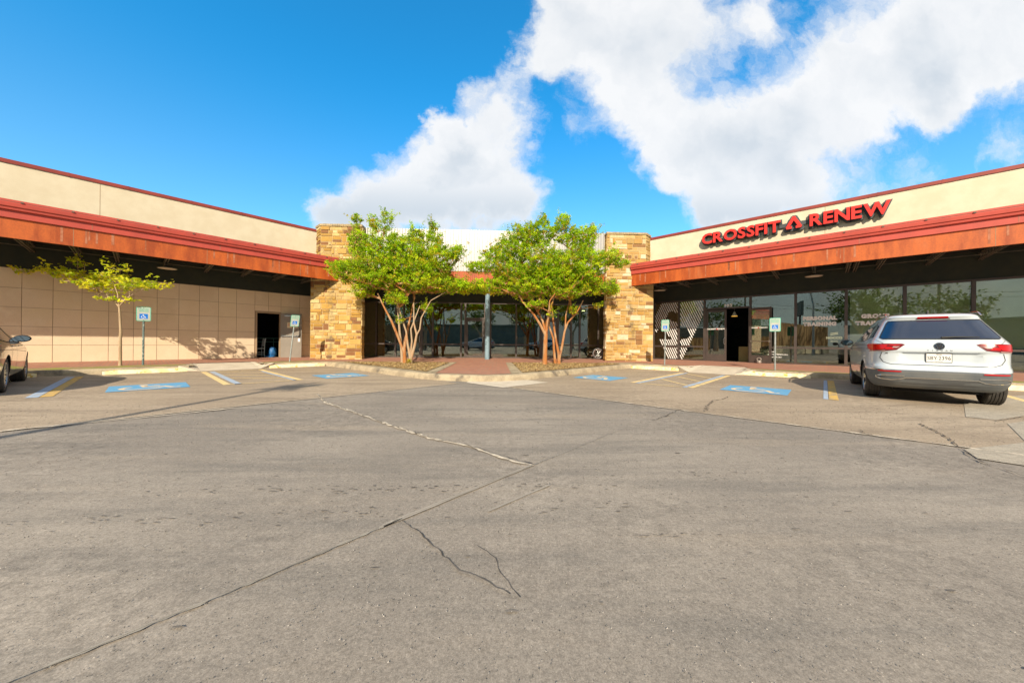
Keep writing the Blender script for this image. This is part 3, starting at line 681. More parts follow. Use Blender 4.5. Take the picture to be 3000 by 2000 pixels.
def pier(sg, xo, xi, xt, pal, seed, top, label, sm):
    """xo outer, xi inner, xt outer edge above the canopy; sg=-1 left, 1 right"""
    r = random.Random(seed); Y = 15.87
    core = MB(); e = .0
    core.prism([(xo, Y, 0), (xi, Y, 0), (xi, Y+.33, 0), (xi+sg*.66, Y+1.6, 0), (xo, Y+2.3, 0)], (0, 0, 4.2))
    core.prism([(xt, Y, 4.2), (xi, Y, 4.2), (xi, Y+.33, 4.2), (xi+sg*.3, Y+1.2, 4.2), (xt+sg*.5, Y+2.3, 4.2), (xt+sg*.38, Y+.38, 4.2)], (0, 0, top-.1-4.2))
    p = part(core, 'stone_pier', m_mortar, label=label)
    mb = MB(); mb.color((1, 1, 1)); x0, x1 = sorted((xo, xi))
    ashlar(mb, x1-x0, .1, 4.2, lambda a, z, o: (x0+a, Y-o, z), r, pal)
    x0b, x1b = sorted((xt, xi))
    ashlar(mb, x1b-x0b, 4.2, top-.1, lambda a, z, o: (x0b+a, Y-o, z), r, pal)
    ashlar(mb, .33, .1, top-.1, lambda a, z, o: (xi-sg*o, Y+a, z), r, pal)
    ashlar(mb, .53, 4.2, top-.1, lambda a, z, o: (xt+sg*(a*K)+sg*o*K, Y+a*K-o*K, z), r, pal)
    st = mb.build('facing_stone', sm, recalc=True); st.parent = p
    mb = MB(); a = x0b-.02
    while a < x1b+.02:
        w = min(r.uniform(.07, .12), x1b+.03-a); mb.box((a, Y-.05-r.uniform(0, .012), top-.105), (a+w-.006, Y+.3, top-r.uniform(0, .012))); a += w
    a = 0
    while a < .55:
        f = lambda q, o, z: (xt+sg*(q*K)+sg*o*K, Y+q*K-o*K, z)
        mb.box((a, -.2, top-.105), (a+.085, .05+r.uniform(0, .012), top-r.uniform(0, .012)), f); a += .095
    mb.prism([(xt+sg*.02, Y+.05, top-.1), (xi-sg*.03, Y+.05, top-.1), (xi-sg*.03, Y+.4, top-.1), (xi+sg*.3, Y+1.2, top-.1), (xt+sg*.5, Y+2.3, top-.1), (xt+sg*.38, Y+.42, top-.1)], (0, 0, .08))
    q = mb.build('coping_stone', m_cope); q.parent = p
pier(-1, -8.54, -6.26, -8.11, palL, 4, 6.36, 'golden stone pier at the inner end of the left wing', stone_stain('stone_left', -7.62))
pier(1, 7.38, 5.12, 7.0, palR, 9, 6.28, 'paler stone pier at the inner end of the right wing', stone_stain('stone_right', 6.28))
# centre: corrugated band -------------------------------------------------
def corrugated(x0, x1, z0, z1, y, pitch=.1, dep=.028):
    mb = MB(); x = x0; pts = []
    while x < x1:
        pts += [(x, y), (x+pitch*.35, y), (x+pitch*.5, y-dep), (x+pitch*.85, y-dep)]; x += pitch
    a = [(mb.vert((p[0], p[1], z0)), mb.vert((p[0], p[1], z1))) for p in pts]
    for p, q in zip(a[:-1], a[1:]): mb.face([p[0], q[0], q[1], p[1]])
    return mb
part(corrugated(-6.5, 5.4, 4.375, 6.33, 16.2, .125, .045), 'metal_cladding', m_white_metal, recalc=False, label='white corrugated metal cladding over the centre front')
part(corrugated(-6.5, 5.4, 3.81, 4.36, 16.17), 'canopy_fascia', m_rust, recalc=False, label='rusted corrugated fascia over the centre entrance')
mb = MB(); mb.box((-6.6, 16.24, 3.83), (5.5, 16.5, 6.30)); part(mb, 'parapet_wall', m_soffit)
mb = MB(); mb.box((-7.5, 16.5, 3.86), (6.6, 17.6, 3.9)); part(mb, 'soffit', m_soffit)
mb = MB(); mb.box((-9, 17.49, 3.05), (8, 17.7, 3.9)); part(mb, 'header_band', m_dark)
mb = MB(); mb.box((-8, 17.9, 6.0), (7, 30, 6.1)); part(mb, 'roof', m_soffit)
# interiors
mb = MB()
mb.box((-7.6, DR+.35, .19), (9, DR+8, 4.3), RW); 
part(mb, 'interior', m_int)
# open up the shells on the glass side
def shell(f, a, b, name='interior_room'):
    mb = MB(); mb.box(a, b, f)
    mb.bm.faces.ensure_lookup_table()
    return mb
bpy.data.objects.remove([o for o in bld.children if o.name == 'interior'][0])
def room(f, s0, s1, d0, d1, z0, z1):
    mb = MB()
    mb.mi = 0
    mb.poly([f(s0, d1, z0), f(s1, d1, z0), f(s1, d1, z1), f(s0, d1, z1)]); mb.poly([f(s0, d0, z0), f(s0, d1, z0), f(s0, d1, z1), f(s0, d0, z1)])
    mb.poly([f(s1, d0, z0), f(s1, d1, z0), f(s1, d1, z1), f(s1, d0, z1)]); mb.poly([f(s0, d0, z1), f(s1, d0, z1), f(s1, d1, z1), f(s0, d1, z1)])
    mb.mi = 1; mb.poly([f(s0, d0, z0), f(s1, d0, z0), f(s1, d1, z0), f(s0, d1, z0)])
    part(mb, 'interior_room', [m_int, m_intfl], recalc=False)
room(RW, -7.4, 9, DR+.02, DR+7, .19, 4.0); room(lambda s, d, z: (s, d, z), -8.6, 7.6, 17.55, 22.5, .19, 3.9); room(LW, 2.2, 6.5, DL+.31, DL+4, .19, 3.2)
# storefronts
BR = .045
def window(f, d, s0, s1, z0, z1, mid=None, pane=True, pm=None, label=None):
    mb = MB(); t = .05
    mb.box((s0-BR, d-t, z0), (s0+BR, d+t, z1), f); mb.box((s1-BR, d-t+.001, z0), (s1+BR, d+t-.001, z1), f)
    mb.box((s0+BR, d-t+.004, z1-.07), (s1-BR, d+t, z1), f); mb.box((s0+BR, d-t-.004, z0), (s1-BR, d+t, z0+.07), f)
    if mid: mb.box((s0+BR, d-t+.003, mid-.035), (s1-BR, d+t-.003, mid+.035), f)
    w = part(mb, 'window', m_bronze, label=label)
    if pane:
        mb = MB(); mb.box((s0+BR, d-.004, z0+.06), (s1-BR, d+.004, z1-.06), f); p = mb.build('pane', pm or m_glass, w)
    return w
def child(mb, name, m, parent, **k): return mb.build(name, m, parent, **k)
def leaf(f, s0, s1, d, z0, z1, name='door', low=.33, label=None):
    """glazed door leaf between s0 and s1 in frame f"""
    mb = MB(); t = .022; st = .085
    mb.box((s0, d-t, z0), (s0+st, d+t, z1), f); mb.box((s1-st, d-t, z0), (s1, d+t, z1), f)
    mb.box((s0+st, d-t+.002, z0), (s1-st, d+t-.002, z0+low), f); mb.box((s0+st, d-t+.002, z1-.1), (s1-st, d+t-.002, z1), f)
    o = part(mb, name, m_bronze, label=label)
    mb = MB(); mb.box((s0+st, d-.004, z0+low), (s1-st, d+.004, z1-.1), f); child(mb, 'pane', m_glass, o)
    return o
def rotf(f, s0, d0, ang):
    c, q = math.cos(ang), math.sin(ang)
    return lambda s, d, z: f(s0+(s-s0)*c+(d-d0)*q, d0-(s-s0)*q+(d-d0)*c, z)   # swings outwards (towards smaller d)
m_steel = mat('brushed_steel', (.55, .55, .53), rough=.3, metal=1)
# right wing
wz0, wz1, mz = .2, 3.2, .9
ws = []
for a, b in ((-6.62, -5.39), (-5.39, -4.24)): ws.append(window(RW, DR, a, b, wz0, wz1, mz, label='window with white diagonal stripe graphic'))
for a, b in ((-2.42, -.88), (-.88, .61), (.61, 2.09), (2.09, 3.56), (3.56, 5.05), (5.05, 6.55), (6.55, 8.05)): ws.append(window(RW, DR, a, b, wz0, wz1, mz))
# striped vinyl
outer = [(-6.26, 3.11), (-4.26, 3.11), (-4.27, 2.51), (-5.23, .27), (-6.6, .27), (-6.6, 1.55), (-6.6, 2.41)]
holes = [[(-6.02, 2.33), (-5.88, 2.67), (-5.62, 2.67), (-5.44, 2.36), (-5.32, 2.04), (-5.67, 2.15), (-5.83, 2.24)],
         [(-6.6, 1.47), (-6.36, 1.85), (-6.21, 1.66), (-6.0, 1.55), (-5.76, 1.25), (-6.6, 1.22)],
         [(-5.44, 1.88), (-5.13, 1.87), (-4.88, 1.43), (-5.01, 1.26), (-5.36, 1.24), (-5.52, 1.62)]]
for wi, (a, b) in enumerate(((-6.575, -5.435), (-5.345, -4.285))):
    mb = MB(); k = -7.2
    while k < -3.6:
        z = .27; run = None
        while z < 3.13:
            s = k+(3.17-z)*.454; ok = inpoly(s, z, outer) and not any(inpoly(s, z, h) for h in holes) and a < s < b-.03 and not (mz-.04 < z < mz+.04)
            if ok and run is None: run = z
            if (not ok or z+.02 >= 3.13) and run is not None:
                s0 = k+(3.17-run)*.454; s1 = k+(3.17-z)*.454
                mb.poly([RW(s0, DR-.007, run), RW(s0+.043, DR-.007, run), RW(s1+.043, DR-.007, z), RW(s1, DR-.007, z)]); run = None
            z += .02
        k += .105
    child(mb, 'stripe_decal', m_decal, ws[wi], recalc=False)
def wall_text(txt, f, d, s, z, size, m, parent, name='lettering', sp=1.0, sx=1.0, off=.0, mirror=False):
    sgn = -1 if mirror else 1
    mb = text_mb(txt, size, lambda a, b, c: f(s+a*sgn, d-.007, z+b), 0, off, sp, sx)
    return child(mb, name, m, parent, recalc=False)
for wi, ss, ls in ((3, -.15, (('PERSONAL', 2.03, .185), ('TRAINING', 1.80, .185))), (4, 1.37, (('GROUP', 2.05, .19), ('TRAINING', 1.79, .19))), (5, 2.83, (('NUTRITION', 1.98, .19),))):
    for t, z, sz in ls: wall_text(t, RW, DR, ss, z, sz, m_decal, ws[wi], sp=1.16, off=.016)
m_faint = mat('cooler_print', (.30, .32, .22), rough=.6)  # print of a cooler standing indoors, added as lettering on the pane
wall_text('NOCCO', RW, DR, .28, 1.27, .12, m_faint, ws[3], off=.004); wall_text('BCAA', RW, DR, .28, 1.15, .08, m_faint, ws[3])
mb = MB()
for q in (0, .055): mb.poly([RW(.17, DR-.007, 1.41+q), RW(.39, DR-.007, 1.45+q), RW(.39, DR-.007, 1.475+q), RW(.17, DR-.007, 1.435+q)])
child(mb, 'logo', m_faint, ws[3], recalc=False)
# roller blinds behind the last panes
m_blind = mat('roller_blind', (.80, .79, .54), (.76, .75, .50), scale=1, rough=.9)
for wi, (a, b) in zip((4, 5, 6, 7, 8), ((.72, 2.05), (2.13, 3.52), (3.6, 5.0), (5.1, 6.5), (6.6, 8.0))):
    mb = MB(); mb.box((a, DR+.16, .97), (b, DR+.165, 3.2), RW); mb.tube([(a, DR+.163, .965), (b, DR+.163, .965)], .015, 6, f=RW); child(mb, 'blind', m_blind, ws[wi])
# entrance of the right wing: transom, number, two leaves
tr = window(RW, DR, -4.24, -2.42, 2.66, 3.2)
wall_text('103', RW, DR, -3.28, 2.73, .2, m_decal, tr, 'number', 1.15, off=.012)
for q0 in (-4.195, -2.49): mb = MB(); mb.box((q0, DR-.05, .2), (q0+.025, DR+.05, 2.66), RW); part(mb, 'door_jamb', m_bronze)
ld = leaf(RW, -4.165, -3.33, DR, .23, 2.63, label='closed glass door leaf with a pull handle')
mb = MB(); mb.tube([(-3.39, DR-.02, 1.02), (-3.39, DR-.09, 1.02), (-3.42, DR-.11, 1.06), (-3.42, DR-.11, 1.28), (-3.39, DR-.09, 1.32), (-3.39, DR-.02, 1.32)], .012, 6, f=RW); child(mb, 'handle', m_steel, ld)
mb = text_mb('CROSSFIT', .085, lambda a, b, c: RW(-3.93+a, DR-.027, 1.71+b), 0, .003, 1.05); child(mb, 'lettering', m_decal, ld, recalc=False)
mb = text_mb('RENEW', .085, lambda a, b, c: RW(-3.55+a, DR-.027, 1.71+b), 0, .003, 1.05); child(mb, 'lettering', m_decal, ld, recalc=False)
m_redv = mat('red_vinyl', (.75, .03, .02), rough=.5)
mb = MB(); mb.poly([RW(-3.745, DR-.027, 1.71), RW(-3.665, DR-.027, 1.71), RW(-3.705, DR-.027, 1.78)]); child(mb, 'logo', m_redv, ld, recalc=False)
fo = rotf(RW, -2.45, DR-.07, R(13))
rd = leaf(fo, -2.45, -1.62, DR-.07, .23, 2.63, label='open glass door leaf folded back against the window')
mb = MB(); mb.tube([(-2.4, DR-.11, 1.17), (-1.67, DR-.11, 1.17)], .014, 6, f=fo); mb.box((-2.4, DR-.12, 1.13), (-2.33, DR-.09, 1.21), fo); mb.box((-1.72, DR-.12, 1.13), (-1.66, DR-.09, 1.21), fo); child(mb, 'push_bar', m_steel, rd)
mb = text_mb('CROSSFIT', .07, lambda a, b, c: fo(-1.93-a, DR-.078, 1.73+b), 0, .002, 1.05); child(mb, 'lettering', m_decal, rd, recalc=False)
mb = text_mb('RENEW', .07, lambda a, b, c: fo(-2.24-a, DR-.078, 1.73+b), 0, .002, 1.05); child(mb, 'lettering', m_decal, rd, recalc=False)
mb = MB(); mb.poly([fo(-2.14, DR-.078, 1.73), fo(-2.08, DR-.078, 1.73), fo(-2.11, DR-.078, 1.79)]); child(mb, 'logo', m_redv, rd, recalc=False)
for t, z, ce in (('(512) 614-0488', .70, -1.99), ('INFO@CROSSFITRENEW.ORG', .59, -1.79), ('CROSSFITRENEW.ORG', .475, -1.89)): wall_text(t, RW, DR, ce+.25, z, .062, m_decal, ws[2], off=.001)
# centre front
FR = lambda s, d, z: (s, d, z)
xs = [-7.4, -6.14, -5.17, -4.78]
def cw(a, b, **k): return window(FR, 17.5, a, b, .2, 3.05, .9, pm=m_glass2, **k)
cw(-7.4, -6.14); cw(-6.14, -5.17); cw(-5.17, -4.78); cw(-3.86, -3.3); cw(-3.3, -1.87); cw(-1.87, -1.66); cw(-.66, -.37); cw(-.37, .95); cw(.95, 2.2); cw(3.12, 3.8); cw(3.8, 4.25); cw(4.25, 5.22); cw(5.22, 6.6)
for i, (a, b) in enumerate(((-4.78, -3.86), (-1.66, -.66), (2.2, 3.12))):
    window(FR, 17.5, a, b, 2.2, 3.05, pm=m_glass2)
    lb = ['left glass entrance door behind the left tree', 'middle glass entrance door beside the blue pole', 'right glass entrance door behind the right tree'][i]
    o = leaf(FR, a+.05, b-.05, 17.5, .22, 2.19, low=.12, label=lb)
    mb = MB(); mb.tube([(b-.1, 17.47, 1.0), (b-.1, 17.42, 1.02), (b-.1, 17.42, 1.3), (b-.1, 17.47, 1.32)], .012, 6); child(mb, 'handle', m_steel, o)
# service door, left wing
m_doorgrey = mat('grey_door_paint', (.30, .27, .23), (.26, .235, .20), scale=2, rough=.5)
mb = MB()
mb.box((3.47, DL-.02, .2), (3.52, DL+.14, 2.33), LW); mb.box((4.39, DL-.02, .2), (4.44, DL+.14, 2.33), LW); mb.box((3.52, DL-.018, 2.27), (4.39, DL+.14, 2.33), LW)
part(mb, 'door_frame', mat('door_frame_paint', (.42, .31, .2), rough=.6))
fd = rotf(LW, 4.40, DL-.05, R(24))
mb = MB(); mb.box((4.42, DL-.075, .215), (5.27, DL-.03, 2.30), fd); sdoor = part(mb, 'door', m_doorgrey, bevel=.004, label='open grey steel service door')
mb = MB(); mb.box((4.46, DL-.12, 1.20), (5.12, DL-.085, 1.25), fd); mb.box((4.46, DL-.12, 1.19), (4.54, DL-.076, 1.27), fd); mb.box((5.04, DL-.12, 1.19), (5.14, DL-.076, 1.27), fd); child(mb, 'push_bar', m_steel, sdoor)
mb = MB(); mb.tube([(5.19, DL-.08, 1.62), (5.19, DL-.13, 1.6), (5.19, DL-.13, 1.27), (5.19, DL-.08, 1.25)], .016, 6, f=fd); mb.box((5.16, DL-.09, 1.17), (5.22, DL-.076, 1.3), fd); child(mb, 'handle', mat('black_metal', (.03, .03, .03), rough=.4), sdoor)
mb = MB(); mb.box((4.58, DL-.12, 2.16), (4.84, DL-.076, 2.21), fd); mb.tube([(4.8, DL-.12, 2.19), (4.5, DL-.02, 2.25)], .012, 5, f=fd); child(mb, 'door_closer', m_steel, sdoor)
mb = MB(); mb.box((5.12, DL-.08, .97), (5.21, DL-.076, 1.13), fd); child(mb, 'notice', m_decal, sdoor)
mb = MB(); mb.box((4.68, DL-.08, 1.62), (5.12, DL-.076, 1.88), fd); np_ = child(mb, 'notice', mat('cream_card', (.75, .66, .45), rough=.7), sdoor)
for t, z in (('EMERGENCY EXIT', 1.78), ('PLEASE USE FRONT', 1.71)):
    mb = text_mb(t, .045, lambda a, b, c: fd(4.9+a, DL-.082, z+b), 0, .001); child(mb, 'notice_text', m_redv, sdoor, recalc=False)
mb = MB(); mb.prism([(4.9+.05*math.cos(t*.5236), DL-.0815, 1.655+.018*math.sin(t*.5236)) for t in range(12)], (0, -.001, 0), fd); child(mb, 'notice_logo', mat('olive_print', (.18, .22, .02), rough=.6), sdoor)
# blue post
mb = MB(); mb.lathe([(.115, .15), (.115, 3.86)], 20, loc=(-.5, 16.42, 0)); mb.lathe([(.15, .155), (.15, .175), (.12, .19)], 20, loc=(-.5, 16.42, 0))
part(mb, 'post', mat('blue_grey_paint', (.24, .36, .44), (.19, .29, .36), scale=3, rough=.55, c3=(.10, .15, .18), scale3=5, lo3=.6, hi3=.68), smooth=40, label='blue-grey round post in front of the centre door')
# ------------------------------------------------------------------ shop sign
m_letter = mat('red_acrylic', (.86, .045, .035), (.80, .04, .03), scale=2, rough=.35, spec=.5)
m_return = mat('charcoal_return', (.05, .055, .065), rough=.5)
m_back = mat('grey_backer', (.085, .09, .10), rough=.6)
sgn = empty('shop_sign', RW(-1.3, DR, 6.0)); tag(sgn, 'red raised CROSSFIT RENEW letters on the right parapet', 'shop sign')
sinv = Matrix.Translation(RW(-1.3, DR, 6.0)).inverted()
def glyphs(txt, s0, s1, z0):
    size = .655; gap = .045; ws_ = []
    for ch in txt:
        mb = text_mb(ch, size, lambda a, b, c: (a, b, c), 0, .014, align='LEFT'); xs_ = [v.co.x for v in mb.bm.verts]; ws_.append((min(xs_), max(xs_))); mb.bm.free()
    tot = sum(b-a for a, b in ws_); k = (s1-s0-gap*(len(txt)-1))/tot; s = s0; res = []
    for ch, (a, b) in zip(txt, ws_): res.append((ch, s-a*k, k)); s += (b-a)*k+gap
    return res, size
def tri(fn, sc=.52):
    return [fn(a*sc, b*.5) for a, b in ((.42, 1), (.58, 1), (1, .14), (.94, 0), (.62, 0), (.62, .2), (.74, .2), (.5, .66), (.26, .2), (.38, .2), (.38, 0), (.06, 0), (0, .14))]
back = MB()
for txt, a, b, z in (('CROSSFIT', -4.32, -1.38, 5.775), ('RENEW', -.45, 1.72, 5.775)):
    gl, size = glyphs(txt, a, b, z)
    for ch, s, k in gl:
        mb = text_mb(ch, size, lambda x, y, c: RW(s+x*k, DR-.12-c, z+y), .13, .020, align='LEFT')
        for f in mb.bm.faces:
            f.normal_update(); f.material_index = 0 if f.normal.dot(Vector((-K, -K, 0))) > .9 or f.normal.dot(Vector((K, K, 0))) > .9 else 1
        o = mb.build('letter', [m_letter, m_return], sgn); o.matrix_parent_inverse = sinv
        t = text_mb(ch, size, lambda x, y, c: RW(s+x*k, DR-.0-c, z+y), .12, .062, align='LEFT'); me = bpy.data.meshes.new('x'); t.bm.to_mesh(me); back.bm.from_mesh(me); t.bm.free(); bpy.data.meshes.remove(me)
mb = MB(); mb.prism([(p[0], DR-.25, p[1]) for p in tri(lambda a, b: (-1.205+a, 5.79+b))], (0, .13, 0), RW)
for f in mb.bm.faces:
    f.normal_update(); f.material_index = 0 if abs(f.normal.dot(Vector((K, K, 0)))) > .9 else 1
o = mb.build('triangle_logo', [m_letter, m_return], sgn); o.matrix_parent_inverse = sinv
back.prism([(-1.29, DR-.12, 5.80), (-1.24, DR-.12, 5.72), (-.65, DR-.12, 5.72), (-.60, DR-.12, 5.80), (-.84, DR-.12, 6.32), (-.90, DR-.12, 6.36), (-.99, DR-.12, 6.36), (-1.05, DR-.12, 6.32)], (0, .12, 0), RW)
back.box((-1.42, DR-.09, 5.93), (-.4, DR, 6.09), RW)
o = back.build('backing', m_back, sgn, recalc=False); o.matrix_parent_inverse = sinv

# ------------------------------------------------------------------ parking signs
m_green = mat('sign_green', (.12, .58, .42), (.10, .50, .36), scale=8, rough=.45)
m_plate = mat('sign_white', (.56, .60, .54), (.48, .52, .47), scale=6, rough=.4)
m_sblue = mat('sign_blue', (.01, .20, .78), rough=.4)
m_galv = mat('galvanised_post', (.46, .50, .50), (.30, .34, .35), scale=7, rough=.45, metal=.5)
m_galvd = mat('weathered_post', (.14, .20, .20), (.42, .48, .46), scale=9, lo=.52, hi=.6, rough=.6, metal=.2)
def parking_sign(x, y, facing, top, tilt, label, post=m_galv, w=.305, h=.46, bh=.13):
    root = empty('parking_sign', (x, y, .15), facing); tag(root, label, 'parking sign', 'disabled parking signs on posts')
    # local frame: x right as read, -y towards the reader
    T = lambda a, b, c: (a + tilt*c, b, c)
    H = top-.15
    mb = MB(); mb.lathe([(.0, -.05), (.027, -.05), (.027, H-.03), (.0, H-.03)], 12, f=T); mb.build('post', post, root, smooth=40)
    mb = MB(); n = 6; zc = H-h/2; r = .035; pts = []
    def rr(w_, h_, r_):
        p = []
        for cx, cz, a0 in ((w_/2-r_, h_/2-r_, 0), (-w_/2+r_, h_/2-r_, 90), (-w_/2+r_, -h_/2+r_, 180), (w_/2-r_, -h_/2+r_, 270)):
            for i in range(5): p.append((cx+r_*math.cos(R(a0+i*22.5)), cz+r_*math.sin(R(a0+i*22.5))))
        return p
    mb.prism([(a, -.033, zc+b) for a, b in rr(w, h, r)], (0, .003, 0), T); pl = mb.build('plate', m_green, root)
    mb = MB(); mb.poly([T(a, -.0345, zc+b) for a, b in rr(w-.034, h-.034, .022)]); mb.build('plate_face', m_plate, pl)
    for t, z in (('RESERVED', .135), ('PARKING', .075)):
        mb = text_mb(t, .058, lambda a, b, c: T(a, -.036, zc+z+b), 0, .0012, 1.0, .9); mb.build('lettering', m_green, pl, recalc=False)
    mb = MB(); mb.poly([T(a, -.0365, zc-.075+b) for a, b in rr(bh+.03, bh, .008)]); bs = mb.build('blue_panel', m_sblue, pl)
    mb = MB(); wheelchair(mb, lambda a, b: T(a, -.038, zc-.075+b), bh*.9, .07); mb.build('wheelchair_symbol', m_decal, bs, recalc=False)
    mb = MB()
    for z in (.2, -.2): mb = MB(); mb.lathe([(.0, -.04), (.008, -.04), (.008, -.03), (0, -.03)], 8, axis='y', loc=(0, 0, zc+z), f=T); mb.build('bolt', m_crack, root)
    return root
# facing angle: rotation of the frame whose -y looks at the reader
parking_sign(-11.66, 11.7, R(45), 2.08, 0, 'weathered green and white parking sign beside the small yellow-green tree', m_galvd, .33, .46, .16)
parking_sign(-8.36, 14.05, R(45), 2.05, .10, 'leaning parking sign in front of the open grey service door')
parking_sign(6.85, 13.67, R(-45), 2.0, .015, 'parking sign in front of the white-striped window')
parking_sign(9.40, 11.14, R(-45), 1.93, 0, 'parking sign with a thick pale post just left of the white SUV')

# ------------------------------------------------------------------ canopy lamps
m_lshade = mat('lamp_enamel', (.09, .10, .085), rough=.5)
m_ldisc = mat('lamp_diffuser', (.62, .58, .48), rough=.5)
def canopy_lamp(f, s, d, z, label):
    p = f(s, d, z); root = empty('canopy_lamp', p); tag(root, label, 'ceiling lamp', 'round lamps under the canopies')
    mb = MB(); mb.lathe([(.0, .10), (.07, .10), (.12, .06), (.27, .02), (.275, .0), (.25, .0)], 28); mb.build('lamp_shade', m_lshade, root, smooth=35)
    mb = MB(); mb.lathe([(.0, -.004), (.245, -.004), (.245, .012), (0, .012)], 28); mb.build('diffuser', m_ldisc, root)
    mb = MB(); mb.lathe([(.0, .1), (.02, .1), (.02, .5), (0, .5)], 10); mb.lathe([(0, .3), (.07, .3), (.07, .5), (0, .5)], 12); mb.build('stem', m_lshade, root)
canopy_lamp(LW, .6, DL-1.3, 3.60, 'round lamp hanging under the left canopy')
canopy_lamp(RW, -.3, DR-1.3, 3.59, 'round lamp hanging under the right canopy above the shop windows')
canopy_lamp(RW, -5.88, DR-1.3, 3.60, 'round lamp under the right canopy next to the stone pier')

# ------------------------------------------------------------------ trees
m_barkO = mat('peeling_bark', (.42, .165, .045), (.46, .29, .16), scale=6, lo=.45, hi=.62, rough=.8, stretch=(1, 1, .35), c3=(.24, .08, .035), scale3=9, lo3=.55, hi3=.68, bump=.3, bscale=30)
m_barkP = mat('pale_bark', (.44, .33, .22), (.46, .24, .11), scale=5, lo=.5, hi=.66, rough=.85, stretch=(1, 1, .3), bump=.4, bscale=30)
m_barkY = mat('young_bark', (.40, .28, .17), (.50, .38, .24), scale=9, rough=.85, stretch=(1, 1, .3))
m_leaf = mat('myrtle_leaf', (1, 1, 1), rough=.5, attr='Col', trans=.48, spec=.35)
def tree(name, base, stems, blobs, dens, leafsize, pal, barks, label, cat, seed, clump=(.06, .17), perclump=46, twig=.0048, flat=.8, yoff=0, elong=1.0, group=None):
    """stems: (material index, [(x, y, z, r)...]) paths; blobs: (x, z, rx, rz[, ry]) crown masses in metres from the trunk foot"""
    r = random.Random(seed); root = empty(name, base); tag(root, label, cat, group)
    nodes = []          # [pos, parent, stem?]
    segs = [MB(), MB()]
    for mi, pth in stems:
        segs[mi].tube([(x, y, z) for x, y, z, q in pth], [q for *_, q in pth], 9)
        prev = None
        for (x, y, z, q), (x2, y2, z2, q2) in zip(pth[:-1], pth[1:]):
            for i in range(3):
                t = i/3; nodes.append([Vector((x+(x2-x)*t, y+(y2-y)*t, z+(z2-z)*t)), -1, 0.0])
        nodes.append([Vector(pth[-1][:3]), -1, 0.0])
    ns = len(nodes); minz = min(p[-1][2] for _, p in stems)*.8
    pts = []
    for bl in blobs:
        x, z, rx, rz = bl[:4]; ry = bl[4] if len(bl) > 4 else max(.45, rx*1.15); y0 = bl[5] if len(bl) > 5 else 0
        n = max(3, int(dens*(rx*ry*rz)**.72))
        for i in range(n):
            while True:
                a, b, c = r.uniform(-1, 1), r.uniform(-1, 1), r.uniform(-1, 1); q = a*a+b*b+c*c
                if .12 < q < 1: break
            pts.append(Vector((x+a*rx, y0+b*ry, z+c*rz)))
    cen = Vector((0, 0, minz)); pts.sort(key=lambda p: (p-cen).length)
    tips = []
    for p in pts:
        best = None; bd = 1e9
        for i, nn in enumerate(nodes):
            if nn[0].z < minz and i < ns: continue
            dd = (p-nn[0]); l = dd.length; cost = l + .0 + max(0, nn[0].z-p.z+.05)*1.6 + (.25 if i < ns else 0)
            if cost < bd: bd = cost; best = i
        a = nodes[best][0]; l = (p-a).length; k = max(1, int(l/.22)); pi = best
        for j in range(1, k+1):
            t = j/k; sag = math.sin(t*math.pi)*.07*l
            q = a.lerp(p, t) + Vector((r.gauss(0, .015), r.gauss(0, .015), sag*.5)); nodes.append([q, pi, 0.0]); pi = len(nodes)-1
        tips.append(pi)
    for i in range(len(nodes)-1, ns-1, -1):
        nodes[i][2] = max(nodes[i][2], twig**2.2); par = nodes[i][1]
        if par >= ns: nodes[par][2] += nodes[i][2]
    for i in range(ns, len(nodes)):
        par = nodes[i][1]; r1 = min(.045, nodes[i][2]**(1/2.2)); r0 = min(.05, (nodes[par][2] if par >= ns else nodes[i][2]*1.1)**(1/2.2))
        segs[0].tube([nodes[par][0], nodes[i][0]], [r0, r1], 5 if r0 > .012 else 3, cap=False)
    tk = segs[0].build('trunk', barks[0], root, smooth=60)
    if len(segs[1].bm.verts): segs[1].build('trunk', barks[1], root, smooth=60)
    else: segs[1].bm.free()
    cr = MB(); cr.color((1, 1, 1))
    for ti in tips:
        c0 = nodes[ti][0]; R0 = r.uniform(*clump); bi = r.choice(pal); br = r.uniform(.8, 1.18)
        n = int(perclump*r.uniform(.6, 1.3)); spray = None
        if r.random() < .38: spray = (Vector((c0.x*.35, c0.y*.35, 0)) + Vector((r.gauss(0, .5), r.gauss(0, .5), r.uniform(.2, 1.3)))).normalized()*R0*r.uniform(1.6, 3.4); n = int(n*.62)
        for i in range(n):
            a, e = r.uniform(0, 6.283), r.gauss(0, 1); rr_ = R0*r.random()**.5
            pos = c0 + Vector((math.cos(a)*rr_, math.sin(a)*rr_, e*R0*flat*.45))
            if spray: t_ = r.random(); pos = c0 + spray*t_ + Vector((r.gauss(0, .03), r.gauss(0, .03), r.gauss(0, .03)))
            s = leafsize*r.uniform(.6, 1.25); d1 = Vector((r.gauss(0, 1), r.gauss(0, 1), r.gauss(0, .55))).normalized(); nrm = Vector((r.gauss(0, .9), r.gauss(-.35, .9), .75)).normalized()
            d2 = nrm.cross(d1).normalized(); q = br*r.uniform(.8, 1.2); col = bi if r.random() < .8 else r.choice(pal)
            cr.c = (col[0]*q, col[1]*q, col[2]*q, 1)
            cr.poly([pos-d1*s*elong, pos+d2*s*.5, pos+d1*s*elong, pos-d2*s*.5])
    cr.build('crown', m_leaf, root, recalc=False)
    return root
pal_m = [(.36, .54, .014), (.52, .70, .018), (.24, .38, .014), (.64, .74, .022), (.14, .24, .014), (.52, .42, .025), (.44, .62, .014), (.30, .48, .014)]
